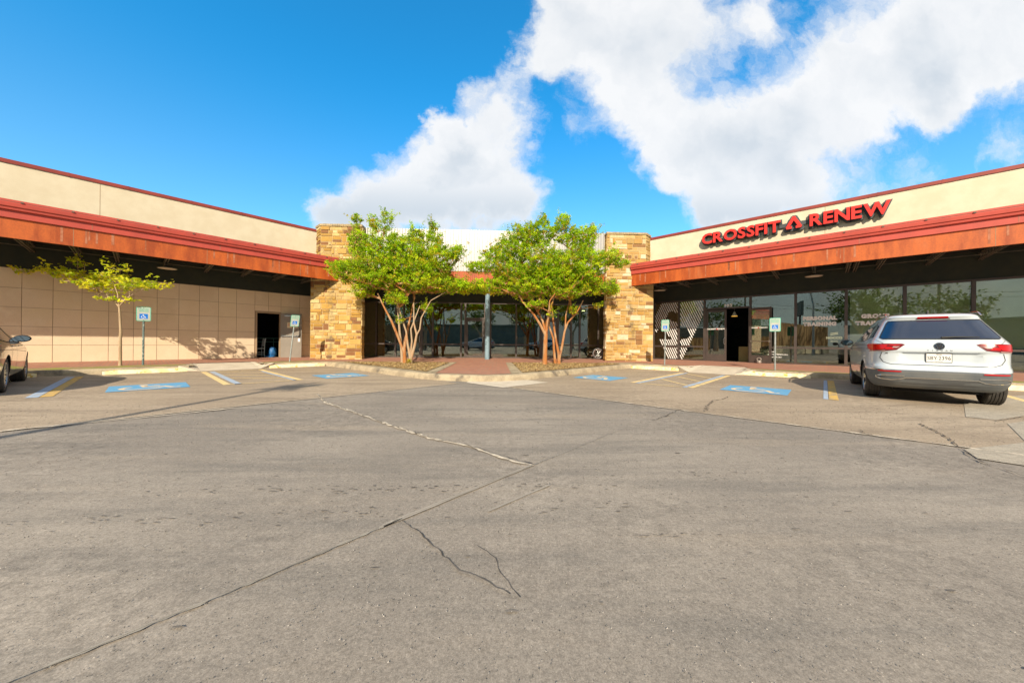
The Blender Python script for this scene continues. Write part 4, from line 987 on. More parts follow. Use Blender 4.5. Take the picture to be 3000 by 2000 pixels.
tree('crepe_myrtle_tree', (-3.62, 13.85, .16),
     [(0, [(-.10, 0, -.05, .085), (-.12, 0, .5, .065), (-.10, .0, .85, .06), (-.02, .02, 1.3, .045), (.08, .1, 1.9, .035), (.2, .2, 2.6, .022)]),
      (0, [(-.16, .02, .45, .05), (-.38, 0, 1.05, .055), (-.62, -.05, 1.65, .045), (-.9, -.1, 2.2, .035), (-1.15, -.15, 2.75, .024)]),
      (1, [(-.22, .1, -.05, .07), (-.27, .1, .6, .055), (-.36, .12, 1.3, .045), (-.42, .15, 1.9, .035), (-.55, .3, 2.6, .022)]),
      (1, [(.22, -.3, -.05, .085), (.18, -.3, .3, .06), (.08, -.3, .75, .042), (.02, -.3, 1.25, .036), (-.15, -.35, 1.8, .028), (-.3, -.45, 2.4, .02)]),
      (1, [(.22, -.28, .2, .06), (.36, -.28, .75, .05), (.42, -.28, 1.15, .042), (.3, -.25, 1.6, .032), (.28, -.2, 2.4, .02)]),
      (1, [(.41, -.28, 1.1, .035), (.55, -.3, 1.35, .03), (.6, -.3, 1.8, .026), (.95, -.2, 2.5, .018), (1.5, -.1, 2.85, .012)]),
      (1, [(.2, -.28, .35, .04), (.24, -.28, .9, .035), (.2, -.3, 1.35, .03), (.5, -.1, 2.3, .018)])],
     [(-2.3, 3.6, .8, .42), (-2.85, 3.9, .3, .12, .4), (-1.95, 4.75, .42, .55), (-2.05, 5.55, .18, .42, .3), (-1.0, 4.6, .85, .7), (-.85, 5.75, .2, .5, .3), (-1.35, 5.55, .22, .35, .35), (.1, 4.45, .85, .6),
      (.3, 5.2, .3, .28), (1.0, 4.95, .32, .5), (.98, 5.45, .14, .18), (1.25, 4.25, .75, .45), (1.9, 4.45, .42, .25), (-1.0, 3.35, 1.1, .45), (-1.3, 3.95, 1.0, .4), (0, 3.85, 1.0, .4), (1.0, 3.75, .7, .35), (.4, 3.2, 1.1, .42), (1.65, 3.1, .85, .3), (2.3, 3.05, .45, .18),
      (-1.8, 2.85, .45, .25), (-.3, 2.5, .45, .2, .6, -.5), (-.2, 1.75, .12, .10, .15, -.4), (.75, 2.2, .2, .15)],
     410, .037, pal_m, (m_barkO, m_barkP), 'crepe myrtle with pale and orange stems in the left bed', 'tree', 31, group='crepe myrtles in the planting beds')
tree('crepe_myrtle_tree', (2.02, 13.72, .16),
     [(0, [(-.14, -.25, -.05, .115), (-.13, -.25, .35, .09), (-.12, -.25, .9, .085), (-.10, -.25, 1.25, .075), (-.05, -.2, 1.7, .055), (.12, -.1, 2.3, .04), (.3, 0, 2.9, .026)]),
      (0, [(-.11, -.25, 1.15, .06), (-.35, -.3, 1.6, .05), (-.62, -.35, 2.0, .04), (-1.05, -.4, 2.45, .03), (-1.3, -.4, 2.9, .02)]),
      (0, [(-.12, -.22, 1.3, .05), (-.22, -.1, 1.75, .045), (-.5, .1, 2.3, .03), (-.7, .2, 2.9, .02)]),
      (0, [(-.1, -.25, 1.35, .045), (-.02, -.4, 1.95, .035), (.0, -.5, 2.5, .026), (.35, -.6, 3.0, .018)]),
      (0, [(.36, .15, -.05, .07), (.30, .15, .5, .05), (.26, .15, 1.05, .045), (.10, .15, 1.5, .035), (.05, .25, 2.2, .025)]),
      (0, [(.50, .1, -.05, .08), (.48, .1, .4, .055), (.36, .1, 1.0, .045), (.26, .1, 1.6, .04), (.2, .2, 2.4, .028)]),
      (0, [(.50, .1, .2, .06), (.62, .1, .75, .05), (.72, .1, 1.35, .042), (.85, .1, 1.7, .036), (1.2, .05, 2.1, .03), (1.45, 0, 2.6, .02)]),
      (0, [(.74, .1, 1.4, .035), (.78, .2, 2.0, .028), (.95, .3, 2.6, .02)])],
     [(-2.15, 4.1, .7, .5), (-2.9, 3.85, .42, .2), (-2.4, 3.1, .8, .3), (-3.1, 3.0, .25, .14), (-1.4, 4.75, .7, .6), (-1.2, 5.4, .2, .2), (-.55, 5.2, .7, .5), (-.2, 5.75, .2, .22), (-.3, 4.1, 1.1, .65), (.55, 5.35, .55, .45), (.6, 5.85, .25, .2),
      (1.35, 5.05, .62, .5), (1.75, 5.35, .2, .3), (1.2, 4.1, 1.0, .6), (2.35, 4.35, .6, .28), (3.0, 4.1, .25, .16), (-.8, 3.05, 1.1, .38), (-1.4, 3.65, .9, .4), (0, 3.5, 1.0, .4), (1.3, 3.6, .9, .4), (.7, 3.0, 1.0, .38), (2.05, 3.15, .75, .32), (2.55, 2.95, .3, .18), (-.5, 2.35, .45, .14, .4, -.5), (.1, 2.0, .2, .1, .2, -.5), (1.95, 2.35, .16, .12, .2), (1.0, 2.2, .15, .15)],
     400, .037, pal_m, (m_barkO, m_barkP), 'crepe myrtle with thick orange trunk in the right bed', 'tree', 47, group='crepe myrtles in the planting beds')
pal_y = [(.60, .64, .03), (.70, .72, .04), (.48, .58, .03), (.36, .50, .03), (.68, .64, .05)]
tree('young_tree', (-12.02, 11.36, .15),
     [(0, [(.0, 0, -.05, .055), (.0, 0, .1, .042), (-.005, 0, .9, .036), (.0, 0, 1.0, .042), (.005, 0, 1.1, .034), (-.04, 0, 1.8, .028), (-.06, 0, 1.95, .026)]),
      (0, [(-.06, 0, 1.9, .022), (-.3, 0, 2.2, .016), (-.8, 0, 2.5, .012), (-1.3, 0, 2.75, .009)]),
      (0, [(-.06, 0, 1.9, .018), (-.1, 0, 2.3, .014), (-.3, .05, 2.7, .010), (-.45, 0, 2.9, .008)]),
      (0, [(-.05, 0, 1.92, .02), (.2, 0, 2.2, .014), (.6, 0, 2.45, .010), (1.0, 0, 2.6, .008)])],
     [(-2.75, 2.98, .36, .07, .25), (-2.2, 3.0, .15, .06, .2), (-1.75, 2.95, .35, .16, .35), (-1.35, 3.3, .35, .08, .25), (-1.2, 2.78, .5, .2), (-.55, 2.55, .5, .2), (-.1, 3.12, .32, .08, .25), (-.3, 2.85, .25, .12), (.4, 2.62, .5, .15), (1.05, 2.58, .38, .08, .25), (1.4, 2.62, .18, .05, .15), (-.35, 2.15, .25, .06, .2), (.15, 2.12, .2, .06, .2)],
     330, .055, pal_y, (m_barkY, m_barkY), 'small sparse young tree with yellow-green leaves in the left verge', 'tree', 13, clump=(.08, .17), perclump=17, flat=.6)
# suckers at the trunk foot
mb = MB(); mb.color((1, 1, 1)); r_ = random.Random(3)
for i in range(60):
    a = r_.uniform(0, 6.3); p = Vector((-3.46+r_.gauss(0, .05), 13.4+r_.gauss(0, .04), .2+r_.uniform(0, .16))); d1 = Vector((math.cos(a), math.sin(a), r_.uniform(0, 1)))*.03; d2 = Vector((-math.sin(a), math.cos(a), .3))*.014
    q = r_.uniform(.8, 1.2); mb.c = (.5*q, .48*q, .03, 1); mb.poly([p-d1, p+d2, p+d1, p-d2])
o = mb.build('sucker_shoots', m_leaf, recalc=False); tag(o, 'small yellow-green shoots at the foot of the left crepe myrtle', 'shoots')

# ------------------------------------------------------------------ small things
# kettlebell
kp = RW(-2.07, DR-.28, 0); kb = empty('kettlebell', (kp[0], kp[1], .205), R(-45)); tag(kb, 'worn grey kettlebell propping the open glass door', 'kettlebell')
m_iron = mat('worn_iron', (.28, .25, .23), (.42, .36, .32), scale=14, rough=.5, metal=.3)
mb = MB(); mb.lathe([(0, 0), (.05, 0), (.075, .02), (.092, .06), (.092, .095), (.07, .13), (.04, .145), (0, .15)], 20); mb.build('bell', m_iron, kb, smooth=60)
mb = MB(); mb.tube([(-.045, 0, .12), (-.07, 0, .17), (-.072, 0, .21), (-.045, 0, .24), (0, 0, .25), (.045, 0, .24), (.072, 0, .21), (.07, 0, .17), (.045, 0, .12)], .016, 10); mb.build('handle', m_iron, kb, smooth=60)
# spoked wheel beside right pier
wp = (5.0, 16.75, .22); wl = empty('spoked_wheel', wp, R(-8)); tag(wl, 'large wire-spoked wheel leaning by the right stone pier', 'wheel')
mb = MB(); ro = .29; T2 = lambda x, y, z: (x, y+(z)*.12, z+ro)
mb.lathe([(ro-.05+.03*math.cos(a*math.pi/6), .03*math.sin(a*math.pi/6)) for a in range(12)], 40, 'y', f=T2, closed=True); mb.build('tyre', mat('chromed_tyre', (.05, .055, .06), (.12, .13, .14), scale=8, rough=.4), wl, smooth=60)
mb = MB(); mb.lathe([(ro-.085, -.02), (ro-.08, -.02), (ro-.08, .02), (ro-.085, .02)], 40, 'y', f=T2, closed=True); mb.build('rim', mat('rose_rim', (.6, .32, .28), rough=.3, metal=.8), wl)
mb = MB()
for i in range(32):
    a = i*math.pi/16; b = a+.25*(1 if i % 2 else -1); mb.tube([(.04*math.cos(b), .02*(1 if i % 2 else -1), .04*math.sin(b)), ((ro-.083)*math.cos(a), 0, (ro-.083)*math.sin(a))], .0022, 4, f=T2)
mb.build('spokes', m_steel, wl)
mb = MB(); mb.lathe([(0, -.05), (.03, -.05), (.045, -.02), (.045, .02), (.03, .05), (0, .05)], 16, 'y', f=T2); mb.build('hub', m_steel, wl, smooth=40)
# chair, railing and tarp inside service door
m_ch = mat('silver_chair', (.50, .58, .60), rough=.4)
cp = LW(3.72, DL+.75, 0); ch = empty('banquet_chair', (cp[0], cp[1], .2), R(50)); tag(ch, 'silver ladder-back chair just inside the open service door', 'chair')
mb = MB(); mb.box((-.2, -.2, .42), (.2, .2, .45)); mb.build('seat', m_ch, ch, bevel=.008)
for x, y in ((-.18, -.18), (.18, -.18), (-.18, .18), (.18, .18)): mb = MB(); mb.tube([(x*1.05, y*1.05, 0), (x, y, .42)], .014, 8); mb.build('leg', m_ch, ch)
mb = MB()
for y in (-.18, .18): mb.tube([(.18, y, .42), (.2, y, .7), (.24, y*.95, .92)], .013, 8)
for z, x in ((.55, .19), (.72, .205), (.9, .235)): mb.tube([(x, -.18, z), (x, .18, z)], .011, 6)
for y in (-.1, -.03, .04, .11): mb.tube([(.19, y, .55), (.235, y, .9)], .007, 6)
mb.build('backrest', m_ch, ch)
mb = MB()
for z in (.15, .25): mb.tube([(-.18, -.18, z), (.18, -.18, z)], .009, 6); mb.tube([(-.18, .18, z), (.18, .18, z)], .009, 6); mb.tube([(-.18, -.18, z), (-.18, .18, z)], .009, 6)
mb.build('stretcher', m_ch, ch)
rl = MB(); 
for z in (1.12, .95): rl.tube([(3.3, DL+1.6, z), (5.2, DL+1.6, z)], .018, 6, f=LW)
for s in (3.4, 3.8, 4.15, 4.5): rl.tube([(s, DL+1.6, .2), (s, DL+1.6, 1.12)], .016, 6, f=LW)
o = rl.build('handrail', mat('green_rail', (.10, .22, .17), rough=.5)); tag(o, 'thin green handrail inside the open service door', 'handrail')
tp = LW(4.22, DL+.5, 0); r_ = random.Random(8); mb = MB(); mb.ball((tp[0], tp[1], .45), (.17, .17, .27), nu=18, nv=12); mb.ball((tp[0]-.06, tp[1]-.06, .25), (.22, .16, .06), nu=16, nv=8)
for v_ in mb.bm.verts: v_.co += Vector((r_.gauss(0, .012), r_.gauss(0, .012), r_.gauss(0, .014)))
o = mb.build('tarpaulin_bundle', mat('blue_tarp', (.015, .11, .32), (.02, .16, .42), scale=6, rough=.5), smooth=50); tag(o, 'crumpled blue tarpaulin bundle behind the service door', 'tarpaulin')
# gym items just inside
bp_ = RW(-2.72, DR+.9, 0); b_ = MB(); b_.box((-.24, -.22, .2), (.24, .22, .92), lambda x, y, z: (bp_[0]+x*K+y*K, bp_[1]-x*K+y*K, z)); 
o = b_.build('plywood_box', mat('plywood', (.36, .29, .12), (.30, .24, .10), scale=4, rough=.7), bevel=.006); tag(o, 'plywood box standing inside the right entrance', 'box')
pn = RW(-3.1, DR+.45, 2.33); pl_ = empty('pendant_lamp', pn); tag(pl_, 'white cone pendant lamp with yellow rim inside the right entrance', 'pendant lamp')
mb = MB(); mb.lathe([(.02, .22), (.035, .2), (.12, 0), (.118, 0), (.03, .19)], 20); mb.build('lamp_shade', mat('cream_enamel', (.6, .55, .42), rough=.4), pl_, smooth=40)
mb = MB(); mb.lathe([(.121, .0), (.124, .018), (.110, .018), (.112, -.006)], 20, closed=True); mb.build('rim', mat('amber_rim', (.9, .5, .08), rough=.4, emit=.5), pl_)
mb = MB(); mb.tube([(0, 0, .2), (0, 0, 1.6)], .005, 5); mb.build('cord', m_iron, pl_)
# centre interior
mb = MB(); mb.box((.0, 0, 0), (.12, .35, 1.15)); mb.box((.38, 0, 0), (.68, .35, 1.15)); mb.box((.12, 0, .7), (.38, .35, 1.1)); mb.box((.12, .3, 0), (.38, .35, .7))
o = mb.build('orange_cabinet', mat('orange_laminate', (.50, .22, .015), rough=.5)); o.location = (.95, 18.1, .2); tag(o, 'orange cabinet behind the centre window next to the right tree', 'cabinet')
for x, y, z, lb in ((4.75, 19.2, 3.25, 'nearer round ceiling light glowing inside the centre shop'), (5.15, 20.3, 2.95, 'farther, lower ceiling light glowing inside the centre shop')):
    mb = MB(); mb.lathe([(0, 0), (.1, 0), (.1, .03), (0, .03)], 16); o = mb.build('ceiling_light', mat('lamp_glow', (1, .9, .45), emit=5)); o.location = (x, y, z); tag(o, lb, 'ceiling light')
mb = MB(); mb.box((4.3, 17.9, .25), (5.2, 17.92, .27)); 
for x in (4.3, 4.62, 4.95, 5.2): mb.box((x, 17.9, .2), (x+.012, 17.92, .85))
for z in (.52, .84): mb.box((4.3, 17.9, z), (5.2, 17.92, z+.012))
o = mb.build('wire_shelf', mat('brass_wire', (.35, .26, .07), rough=.4)); tag(o, 'low brass grid shelf behind the glass near the right stone pier', 'shelf')
# ------------------------------------------------------------------ vehicles
m_white = mat('white_car_paint', (.60, .67, .73), rough=.28, coat=1.0, spec=.5)
m_bronzep = mat('bronze_car_paint', (.022, .019, .015), rough=.18, metal=.3, coat=1.0)
m_greyp = mat('grey_car_paint', (.18, .19, .20), rough=.25, metal=.5, coat=1.0)
m_cladd = mat('dusty_grey_plastic', (.105, .118, .13), (.16, .165, .16), scale=2, rough=.6, metal=.0)
m_blk = mat('black_plastic', (.02, .02, .021), rough=.5)
m_well = mat('wheel_well_black', (.008, .008, .008), rough=1)
m_cglass = mat('sky_tinted_car_glass', (.010, .022, .06), rough=.03, spec=1.0, coat=1.0)  # dark tint; the blue is reflected sky put into the base colour
m_chrome = mat('chrome', (.62, .63, .64), rough=.12, metal=1)
m_seam = mat('panel_seam', (.03, .03, .03), rough=.8)
m_tyre = mat('tyre_rubber', (.045, .043, .040), (.075, .068, .06), scale=9, rough=.9)
m_rim = mat('alloy_rim', (.45, .46, .47), rough=.3, metal=.9)
m_tail = mat('tail_lamp_red', (.50, .004, .006), rough=.2, coat=.3, emit=.10)
m_taild = mat('tail_lamp_dark', (.16, .003, .006), rough=.2, coat=.3)
m_tailw = mat('tail_lamp_clear', (.42, .25, .24), rough=.3, coat=.2)
class Body:
    def __init__(s, levels, recess=None): s.lv = levels; s.recess = recess
    def par(s, z):
        lv = s.lv
        if z <= lv[0][0]: return lv[0][1:]
        if z >= lv[-1][0]: return lv[-1][1:]
        for a, b in zip(lv[:-1], lv[1:]):
            if a[0] <= z <= b[0]:
                t = (z-a[0])/(b[0]-a[0]); return tuple(p+(q-p)*t for p, q in zip(a[1:], b[1:]))
    def side(s, y, z, off=0.0):
        w, r, f, n = s.par(z); l = (f-r)/2; c = (f+r)/2; q = min(.9999, abs((y-c)/l)); return w*(1-q**n)**(1/n)+off
    def rear(s, x, z, off=0.0):
        w, r, f, n = s.par(z); l = (f-r)/2; c = (f+r)/2; q = min(.9999, abs(x/w)); y = c-l*(1-q**n)**(1/n)
        if s.recess: y += s.recess(x, z)
        return y-off
    def mesh(s, zs, M=30):
        mb = MB(); rings = []
        for z in zs:
            w, r, f, n = s.par(z); l = (f-r)/2; c = (f+r)/2; ring = []
            for k in range(4*M):
                sd_, t = divmod(k, M); t = -1+2*t/M
                a, b = ((1, t), (-t, 1), (-1, -t), (t, -1))[sd_]
                q = 1/((abs(a)**n+abs(b)**n)**(1/n)); x, y = a*q*w, c+b*q*l
                if s.recess and b < 0 and y < c-l*.7: y += s.recess(x, z)
                ring.append(mb.vert((x, y, z)))
            rings.append(ring)
        m = 4*M
        for i in range(len(rings)-1):
            for k in range(m): mb.face([rings[i][k], rings[i][(k+1) % m], rings[i+1][(k+1) % m], rings[i+1][k]])
        mb.face(rings[0][::-1]); mb.face(rings[-1])
        return mb
def arches(o, centers, rad, wmax, well):
    """cut the wheel arches out of a body mesh"""
    cut = MB()
    for x, y, z in centers:
        sg = 1 if x > 0 else -1; cut.lathe([(0, sg*(wmax-.40)), (rad, sg*(wmax-.40)), (rad, sg*(wmax+.2)), (0, sg*(wmax+.2))], 40, 'x', loc=(0, y, z))
    c = cut.build('cutter', m_well); md = o.modifiers.new('b', 'BOOLEAN'); md.object = c; md.operation = 'DIFFERENCE'; md.solver = 'EXACT'
    c.matrix_world = o.matrix_world.copy()
    bpy.context.view_layer.update(); dg = bpy.context.evaluated_depsgraph_get()
    me = bpy.data.meshes.new_from_object(o.evaluated_get(dg)); o.modifiers.clear(); old = o.data; o.data = me; bpy.data.meshes.remove(old)
    me.materials.clear(); me.materials.append(o['pm']) if False else None
    bpy.data.objects.remove(c); return o
def finish_arch(o, mats, centers, rad):
    o.data.materials.clear()
    for m in mats: o.data.materials.append(m)
    b = bmesh.new(); b.from_mesh(o.data)
    for f in b.faces:
        c = f.calc_center_median(); f.normal_update()
        inn = any(((c.y-y)**2+(c.z-z)**2)**.5 < rad+.004 and abs(c.x) < abs(x)*1.3 and (abs(f.normal.x) < .3 or abs(c.x) < .6) for x, y, z in centers)
        f.material_index = 1 if inn else 0; f.smooth = not inn
    for e in b.edges: e.smooth = not (len(e.link_faces) != 2 or e.calc_face_angle(0) > R(32) or e.link_faces[0].material_index != e.link_faces[1].material_index)
    b.to_mesh(o.data); b.free()
def wheel(root, x, y, rad=.345, w=.235, spokes=5, rim=.225):
    mb = MB(); sg = 1 if x > 0 else -1; h = w/2
    pr = [(rim, -h*.9), (rad-.05, -h), (rad-.015, -h*.93), (rad, -h*.8)]
    for g_ in (-.5, -.18, .18, .5): pr += [(rad, h*g_-.006), (rad-.012, h*g_-.005), (rad-.012, h*g_+.005), (rad, h*g_+.006)]
    pr += [(rad, h*.8), (rad-.015, h*.93), (rad-.05, h), (rim, h*.9)]
    mb.lathe(pr, 44, 'x', loc=(x, y, rad), closed=True); o = mb.build('wheel', m_tyre, root, smooth=25)
    mb = MB(); mb.lathe([(0, -h*.3), (rim+.004, -h*.8), (rim+.004, h*.88), (rim-.014, h*.90), (rim-.03, h*.5), (0, h*.35)], 40, 'x', loc=(x, y, rad), f=(ID if sg > 0 else (lambda a, b, c: (2*x-a, b, c)))); mb.build('rim_barrel', m_blk, o, smooth=30)
    mb = MB()
    for i in range(spokes):
        for dv in (-.16, .16):
            a = i*2*math.pi/spokes+.3; c0, s0 = math.cos(a+dv*.4), math.sin(a+dv*.4); c1, s1 = math.cos(a+dv), math.sin(a+dv); n0 = Vector((0, -s1, c1))*.016
            p0 = Vector((x+sg*h*.62, y+.04*c0, rad+.04*s0)); p1 = Vector((x+sg*h*.84, y+(rim-.012)*c1, rad+(rim-.012)*s1))
            V = [p0-n0*1.2, p0+n0*1.2, p1+n0, p1-n0]; ex = Vector((-sg*.03, 0, 0)); A = [mb.vert(q) for q in V]; B = [mb.vert(q+ex) for q in V]
            mb.face(A); mb.face(B[::-1]); [mb.face([A[k], A[(k+1) % 4], B[(k+1) % 4], B[k]]) for k in range(4)]
    mb.lathe([(rim-.02, h*.80), (rim+.006, h*.86), (rim+.006, h*.92), (rim-.012, h*.92)], 40, 'x', loc=(x, y, rad), closed=True, f=(ID if sg > 0 else (lambda a, b, c: (2*x-a, b, c))))
    mb.lathe([(0, h*.5), (.05, h*.5), (.05, h*.72), (.03, h*.76), (0, h*.76)], 16, 'x', loc=(x, y, rad), f=(ID if sg > 0 else (lambda a, b, c: (2*x-a, b, c))))
    mb.build('rim', m_rim, o)
def door_mirror(root, sx, y, z, paint, x0=.86):
    mb = MB(); T = lambda a, b, c: (sx*a, b, c)
    mb.ball((x0+.17, y, z), (.125, .075, .078), T, 16, 10)
    for v in mb.bm.verts: v.co.y = max(v.co.y, y-.045)
    mb.tube([(x0-.02, y+.02, z-.10), (x0+.05, y+.01, z-.05)], [.03, .022], 8, f=T)
    o = mb.build('mirror', paint, root, smooth=50)
    mb = MB(); mb.prism([T(x0+.17+.105*math.cos(t*.3927), y-.047, z+.06*math.sin(t*.3927)) for t in range(16)], (0, -.002, 0)); mb.build('mirror_glass', mat('mirror_glass', (.25, .32, .36), rough=.05, metal=1), o)
def spatch(name, body, poly, sg, m, root, off=.004, grid=.12):
    mb = MB(); patch(mb, poly, lambda y, z: (sg*body.side(y, z, off), y, z), grid); 
    for f in mb.bm.faces:
        f.normal_update()
        if f.normal.x*sg < 0: f.normal_flip()
    return mb.build(name, m, root, recalc=False, smooth=60)
def rpatch(name, body, poly, m, root, off=.004, grid=.08):
    mb = MB(); patch(mb, poly, lambda x, z: (x, body.rear(x, z, off), z), grid)
    for f in mb.bm.faces:
        f.normal_update()
        if f.normal.y > 0: f.normal_flip()
    return mb.build(name, m, root, recalc=False, smooth=60)
def rline(name, body, pts, w, m, root, off=.004, closed=False):
    d = []
    for a, b in zip(pts[:-1], pts[1:]):
        n = max(1, int(math.hypot(b[0]-a[0], b[1]-a[1])/.03)); d += [(a[0]+(b[0]-a[0])*i/n, a[1]+(b[1]-a[1])*i/n) for i in range(n)]
    d.append(pts[-1]); mb = MB(); ribbon(mb, d, w, lambda x, z: (x, body.rear(x, z, off), z))
    for f in mb.bm.faces:
        f.normal_update()
        if f.normal.y > 0: f.normal_flip()
    return mb.build(name, m, root, recalc=False)
def sline(name, body, pts, w, sg, m, root, off=.003):
    d = []
    for a, b in zip(pts[:-1], pts[1:]):
        n = max(1, int(math.hypot(b[0]-a[0], b[1]-a[1])/.05)); d += [(a[0]+(b[0]-a[0])*i/n, a[1]+(b[1]-a[1])*i/n) for i in range(n)]
    d.append(pts[-1]); mb = MB(); ribbon(mb, d, w, lambda y, z: (sg*body.side(y, z, off), y, z))
    for f in mb.bm.faces:
        f.normal_update()
        if f.normal.x*sg < 0: f.normal_flip()
    return mb.build(name, m, root, recalc=False)
def zs_of(levels, step=.02, lo=None, hi=None):
    z = levels[0][0] if lo is None else lo; h = levels[-1][0] if hi is None else hi; r = []
    while z < h-1e-6: r.append(z); z += step
    r.append(h); return r

# white SUV, seen from behind ------------------------------------------
def make_suv(detail=True, paint=None):
    paint = paint or m_white
    lv = [(.24, .80, -2.10, 2.02, 7), (.30, .86, -2.20, 2.12, 7), (.38, .90, -2.27, 2.2, 7), (.46, .915, -2.30, 2.22, 7), (.56, .92, -2.31, 2.22, 7), (.60, .925, -2.30, 2.22, 7), (.645, .925, -2.285, 2.22, 7), (.675, .925, -2.235, 2.22, 7),
          (.72, .925, -2.215, 2.2, 7), (.86, .925, -2.21, 2.16, 7), (.90, .925, -2.215, 2.12, 7), (.925, .922, -2.235, 2.05, 7), (1.0, .915, -2.225, 1.8, 7), (1.06, .905, -2.205, 1.35, 7), (1.10, .885, -2.18, 1.08, 6.5), (1.13, .865, -2.15, .98, 6.5),
          (1.17, .838, -2.11, .88, 6.5), (1.30, .765, -1.97, .58, 6.5), (1.42, .700, -1.845, .25, 6), (1.50, .655, -1.765, .02, 6), (1.535, .635, -1.79, -.08, 5.5), (1.56, .620, -1.80, -.18, 5.5), (1.585, .59, -1.77, -.32, 5), (1.61, .54, -1.66, -.5, 4.5), (1.63, .45, -1.45, -.65, 4), (1.64, .25, -1.15, -.8, 3)]
    def rec(x, z):
        a = max(0, min(1, (.50-abs(x)-.25*(.91-z))/.05)); b = max(0, min(1, (z-.69)/.06))*max(0, min(1, (.912-z)/.012)); return .035*a*b
    B = Body(lv, rec); root = empty('parked_suv', (0, 0, 0))
    cen = [(sx*.9, y, .345) for sx in (-1, 1) for y in (-1.39, 1.40)]
    up = B.mesh(zs_of(lv, .02, .575, 1.64)).build('body', paint, root); lo = B.mesh(zs_of(lv, .02, .26, .573)).build('bumper', m_cladd, root)
    # lower sides are painted above the sill: separate sill band
    for o, ms in ((up, [paint, m_well]), (lo, [m_cladd, m_well])): arches(o, cen, .385, .925, m_well); finish_arch(o, ms, cen, .385)
    lo['label'] = 'dusty grey lower bumper and sills'
    for sg in (-1, 1):
        spatch('side_sill', B, [(-.98, .36), (1.0, .36), (1.0, .575), (-.98, .575)], sg, paint, root, .004)
        sline('chrome_strip', B, [(-.98, .36), (1.0, .36)], .018, sg, m_chrome, root, .010)
        gl = spatch('side_glass', B, [(-1.78, 1.20), (-1.60, 1.40), (-1.1, 1.485), (-.35, 1.505), (-.02, 1.47), (.42, 1.30), (.80, 1.135), (.0, 1.11), (-1.2, 1.12)], sg, m_cglass, root, .003, .05)
        for y0, y1 in ((-1.22, -1.30), (-.28, -.26)): sline('pillar', B, [(y0, 1.11), (y1, 1.49)], .05, sg, m_blk, gl, .006)
        sline('window_trim', B, [(-1.80, 1.19), (-1.2, 1.105), (0, 1.095), (.82, 1.12)], .016, sg, m_chrome, gl, .006)
        for pts in ([(-1.25, 1.08), (-1.15, .80), (-.98, .60), (-.95, .37)], [(-.27, 1.08), (-.25, .37)], [(.78, 1.08), (.86, .8), (.82, .37)]): sline('door_seam', B, pts, .008, sg, m_seam, root)
        sline('shoulder_crease', B, [(-2.0, 1.0), (-1.0, 1.0), (.9, .97)], .010, sg, mat('crease_white', (.6, .61, .62), rough=.4) if paint is m_white else m_seam, root, .001)
        for y in (-.98, -.02): sline('door_handle', B, [(y-.11, .955), (y+.11, .955)], .03, sg, paint, root, .022)
        mb = MB(); mb.tube([(sg*.60, -1.70, 1.565), (sg*.595, -1.55, 1.625), (sg*.585, -.6, 1.655), (sg*.56, .0, 1.60)], [.012, .017, .017, .012], 8); mb.build('roof_rail', m_chrome, root, smooth=50)
        door_mirror(root, sg, .62, 1.09, m_blk if sg < 0 else paint)
        # tail lamp: on the flank and on the tailgate
        tl = rpatch('tail_lamp', B, [(sg*.42, 1.045), (sg*.53, .945), (sg*.66, .93), (sg*.87, .905), (sg*.895, .95), (sg*.88, 1.05), (sg*.70, 1.06), (sg*.46, 1.06)], m_taild, root, .008, .04)
        rpatch('lens', B, [(sg*.64, 1.045), (sg*.70, .955), (sg*.86, .935), (sg*.875, .97), (sg*.86, 1.045)], m_tail, tl, .012, .04)
        rpatch('lens', B, [(sg*.46, 1.043), (sg*.55, 1.022), (sg*.635, 1.03), (sg*.635, 1.045)], m_tail, tl, .012, .04)
        rpatch('lens', B, [(sg*.56, .958), (sg*.60, 1.0), (sg*.675, 1.0), (sg*.685, .955)], m_tail, tl, .012, .04)
        rpatch('clear_lens', B, [(sg*.485, 1.01), (sg*.53, .98), (sg*.59, .985), (sg*.575, 1.012)], m_tailw, tl, .013, .04)
        rpatch('clear_lens', B, [(sg*.68, .94), (sg*.68, .92), (sg*.87, .908), (sg*.875, .925)], m_tailw, tl, .013, .04)
        spatch('flank_lens', B, [(-2.10, .93), (-1.90, .95), (-1.80, 1.03), (-1.86, 1.055), (-2.10, 1.055)], sg, m_tail, tl, .008, .04)
        rpatch('reflector', B, [(sg*.48, .552), (sg*.48, .57), (sg*.78, .57), (sg*.78, .552)], m_tail, root, .012, .05)
        rline('chrome_outline', B, [(sg*.44, .485), (sg*.74, .485), (sg*.80, .465), (sg*.80, .44), (sg*.74, .415), (sg*.60, .405), (sg*.50, .42), (sg*.42, .455), (sg*.0, .455)], .018, m_chrome, root, .010)
    rpatch('bumper_insert', B, [(-.42, .44), (-.47, .35), (.47, .35), (.42, .44)], m_blk if 0 else mat('bumper_insert_plastic', (.10, .105, .11), rough=.5), root, .004)  # dark grey plastic insert in the lower bumper
    rline('chrome_line', B, [(-.86, .585), (.86, .585)], .016, m_chrome, root, .008)
    g = rpatch('rear_window', B, [(-.70, 1.145), (-.735, 1.17), (-.60, 1.46), (-.575, 1.485), (.575, 1.485), (.60, 1.46), (.735, 1.17), (.70, 1.145)], m_cglass, root, .010, .06)
    rline('glass_border', B, [(-.70, 1.145), (-.735, 1.17), (-.60, 1.46), (-.575, 1.488), (.575, 1.488), (.60, 1.46), (.735, 1.17), (.70, 1.145), (-.70, 1.145)], .014, m_blk, g, .012)
    mb = MB(); P_ = lambda x, z, o: (x, B.rear(x, z, o), z)
    mb.tube([P_(.04, 1.165, .02), P_(.2, 1.178, .03), P_(.48, 1.175, .016)], [.02, .014, .006], 8); mb.build('rear_wiper', m_blk, root, smooth=50)
